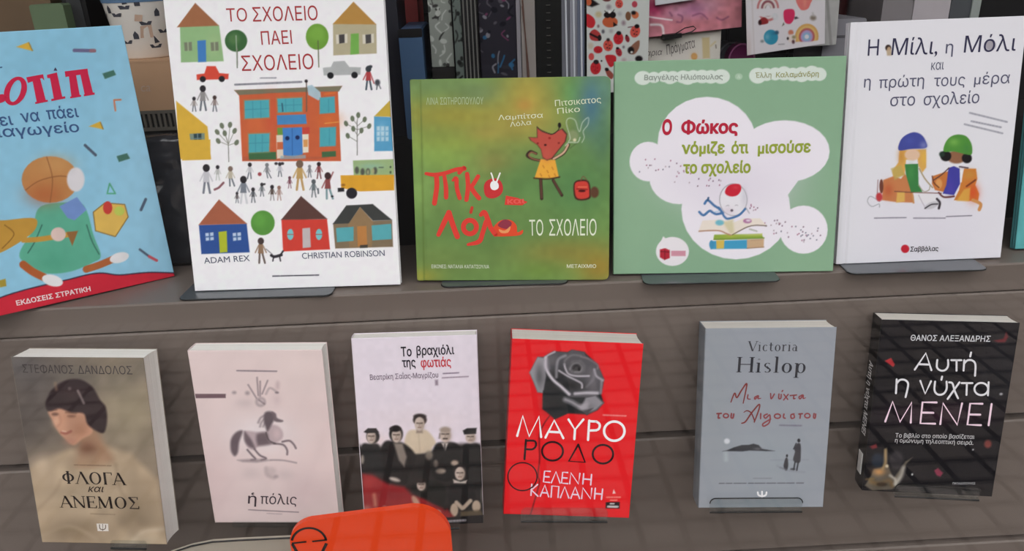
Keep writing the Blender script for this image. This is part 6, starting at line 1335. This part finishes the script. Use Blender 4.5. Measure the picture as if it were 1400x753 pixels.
# ------------------------------------------------------------ front: orange board and cream card standing in the window
orange = mat('orange_board', (232, 66, 14), .38, var=.02, coat=.2)
YB = -.20
tl, tr, rr = at_y(391, 712, YB), at_y(614, 700, YB), at_y(500, 700.5, YB)
wd = float(tr[0]-tl[0]); cxo = float(tl[0]+tr[0])/2; zt = float(rr[2]); tilt = R(-4.3)
root = empty('orange_board', (cxo, YB, ZF+.0005), None, 'orange rounded board with a black round emblem, bottom edge of the window', 'sign board')
H = zt-ZF-.0005; dz = wd*math.tan(-tilt)/2
out = []
for cx_, zc, a0 in ((wd/2-.034, H+dz*.55-.034, 0), (-wd/2+.026, H-dz*.9-.026, 90)):
    r_ = .034 if a0 == 0 else .026
    for k in range(11): a = R(a0+9*k); out.append((cx_+r_*math.cos(a), zc+r_*math.sin(a)))
out += [(-wd/2, 0), (wd/2, 0)]
MB().prism(out, 0, .006).build('board', orange, root)
MB().box(-wd*.3, wd*.3, .0065, .07, 0, .012, .002).build('foot', M_BLACK, root)
MB().prism([(-.012, .0), (.012, 0), (.006, H*.6), (-.006, H*.6)], .0062, .011).build('strut', M_BLACK, root)
# emblem: broken ring with a bar and a wedge
def bp(px, py): q = at_y(380+px*.1786, 680+py*.1786, YB-.0004); return Vector((float(q[0])-cxo, -.0004, float(q[2])-ZF-.0005))
def flatline(mb, pts, wd_):
    n = len(pts); L = []
    for i, p in enumerate(pts):
        d = (pts[min(i+1, n-1)]-pts[max(i-1, 0)]); d = d.normalized(); nn = Vector((-d.z, 0, d.x))*wd_/2; L += [p+nn, p-nn]
    mb.add(L, [(2*i, 2*i+1, 2*i+3, 2*i+2) for i in range(n-1)])
mb = MB()
flatline(mb, [bp(238+132*math.cos(R(a)), 345-112*math.sin(R(a))) for a in np.linspace(8, 172, 26)], .0022)
flatline(mb, [bp(106, 350), bp(218, 338)], .0018); flatline(mb, [bp(262, 336), bp(372, 324)], .0018)
flatline(mb, [bp(110, 355), bp(135, 400), bp(185, 470), bp(240, 500)], .0028); flatline(mb, [bp(372, 350), bp(345, 405), bp(300, 470), bp(240, 500)], .0028)
mb.build('emblem', mat('black_emblem_ink', (16, 14, 14), .5), root)

YC = -.115
p0, p1 = at_y(235, 752, YC), at_y(520, 728, YC)
cream = mat('cream_card', (168, 160, 146), .7)
root = empty('cream_board', (float(p0[0]+p1[0])/2, YC, ZF+.0005), None, 'cream board with a curved top behind the orange board', 'board')
crv = [at_y(x, y, YC) for x, y in ((232, 756), (262, 746), (290, 740.5), (330, 738), (395, 735), (470, 731), (540, 729))]
ox, oz = float(p0[0]+p1[0])/2, ZF+.0005
out = [(float(q[0])-ox, float(q[2])-oz) for q in crv]; out = [(out[0][0], 0)]+out+[(out[-1][0], 0)]
MB().prism(out[::-1], 0, .004).build('panel', cream, root)
mb = MB(); mb.tube([(x, -.0002, z) for x, z in out[1:-1]], .0009, 6); mb.build('dark_edge', M_RIM, root)
MB().prism([(-.02, 0), (.02, 0), (.01, .2), (-.01, .2)], .0042, .03).build('strut', cream, root)
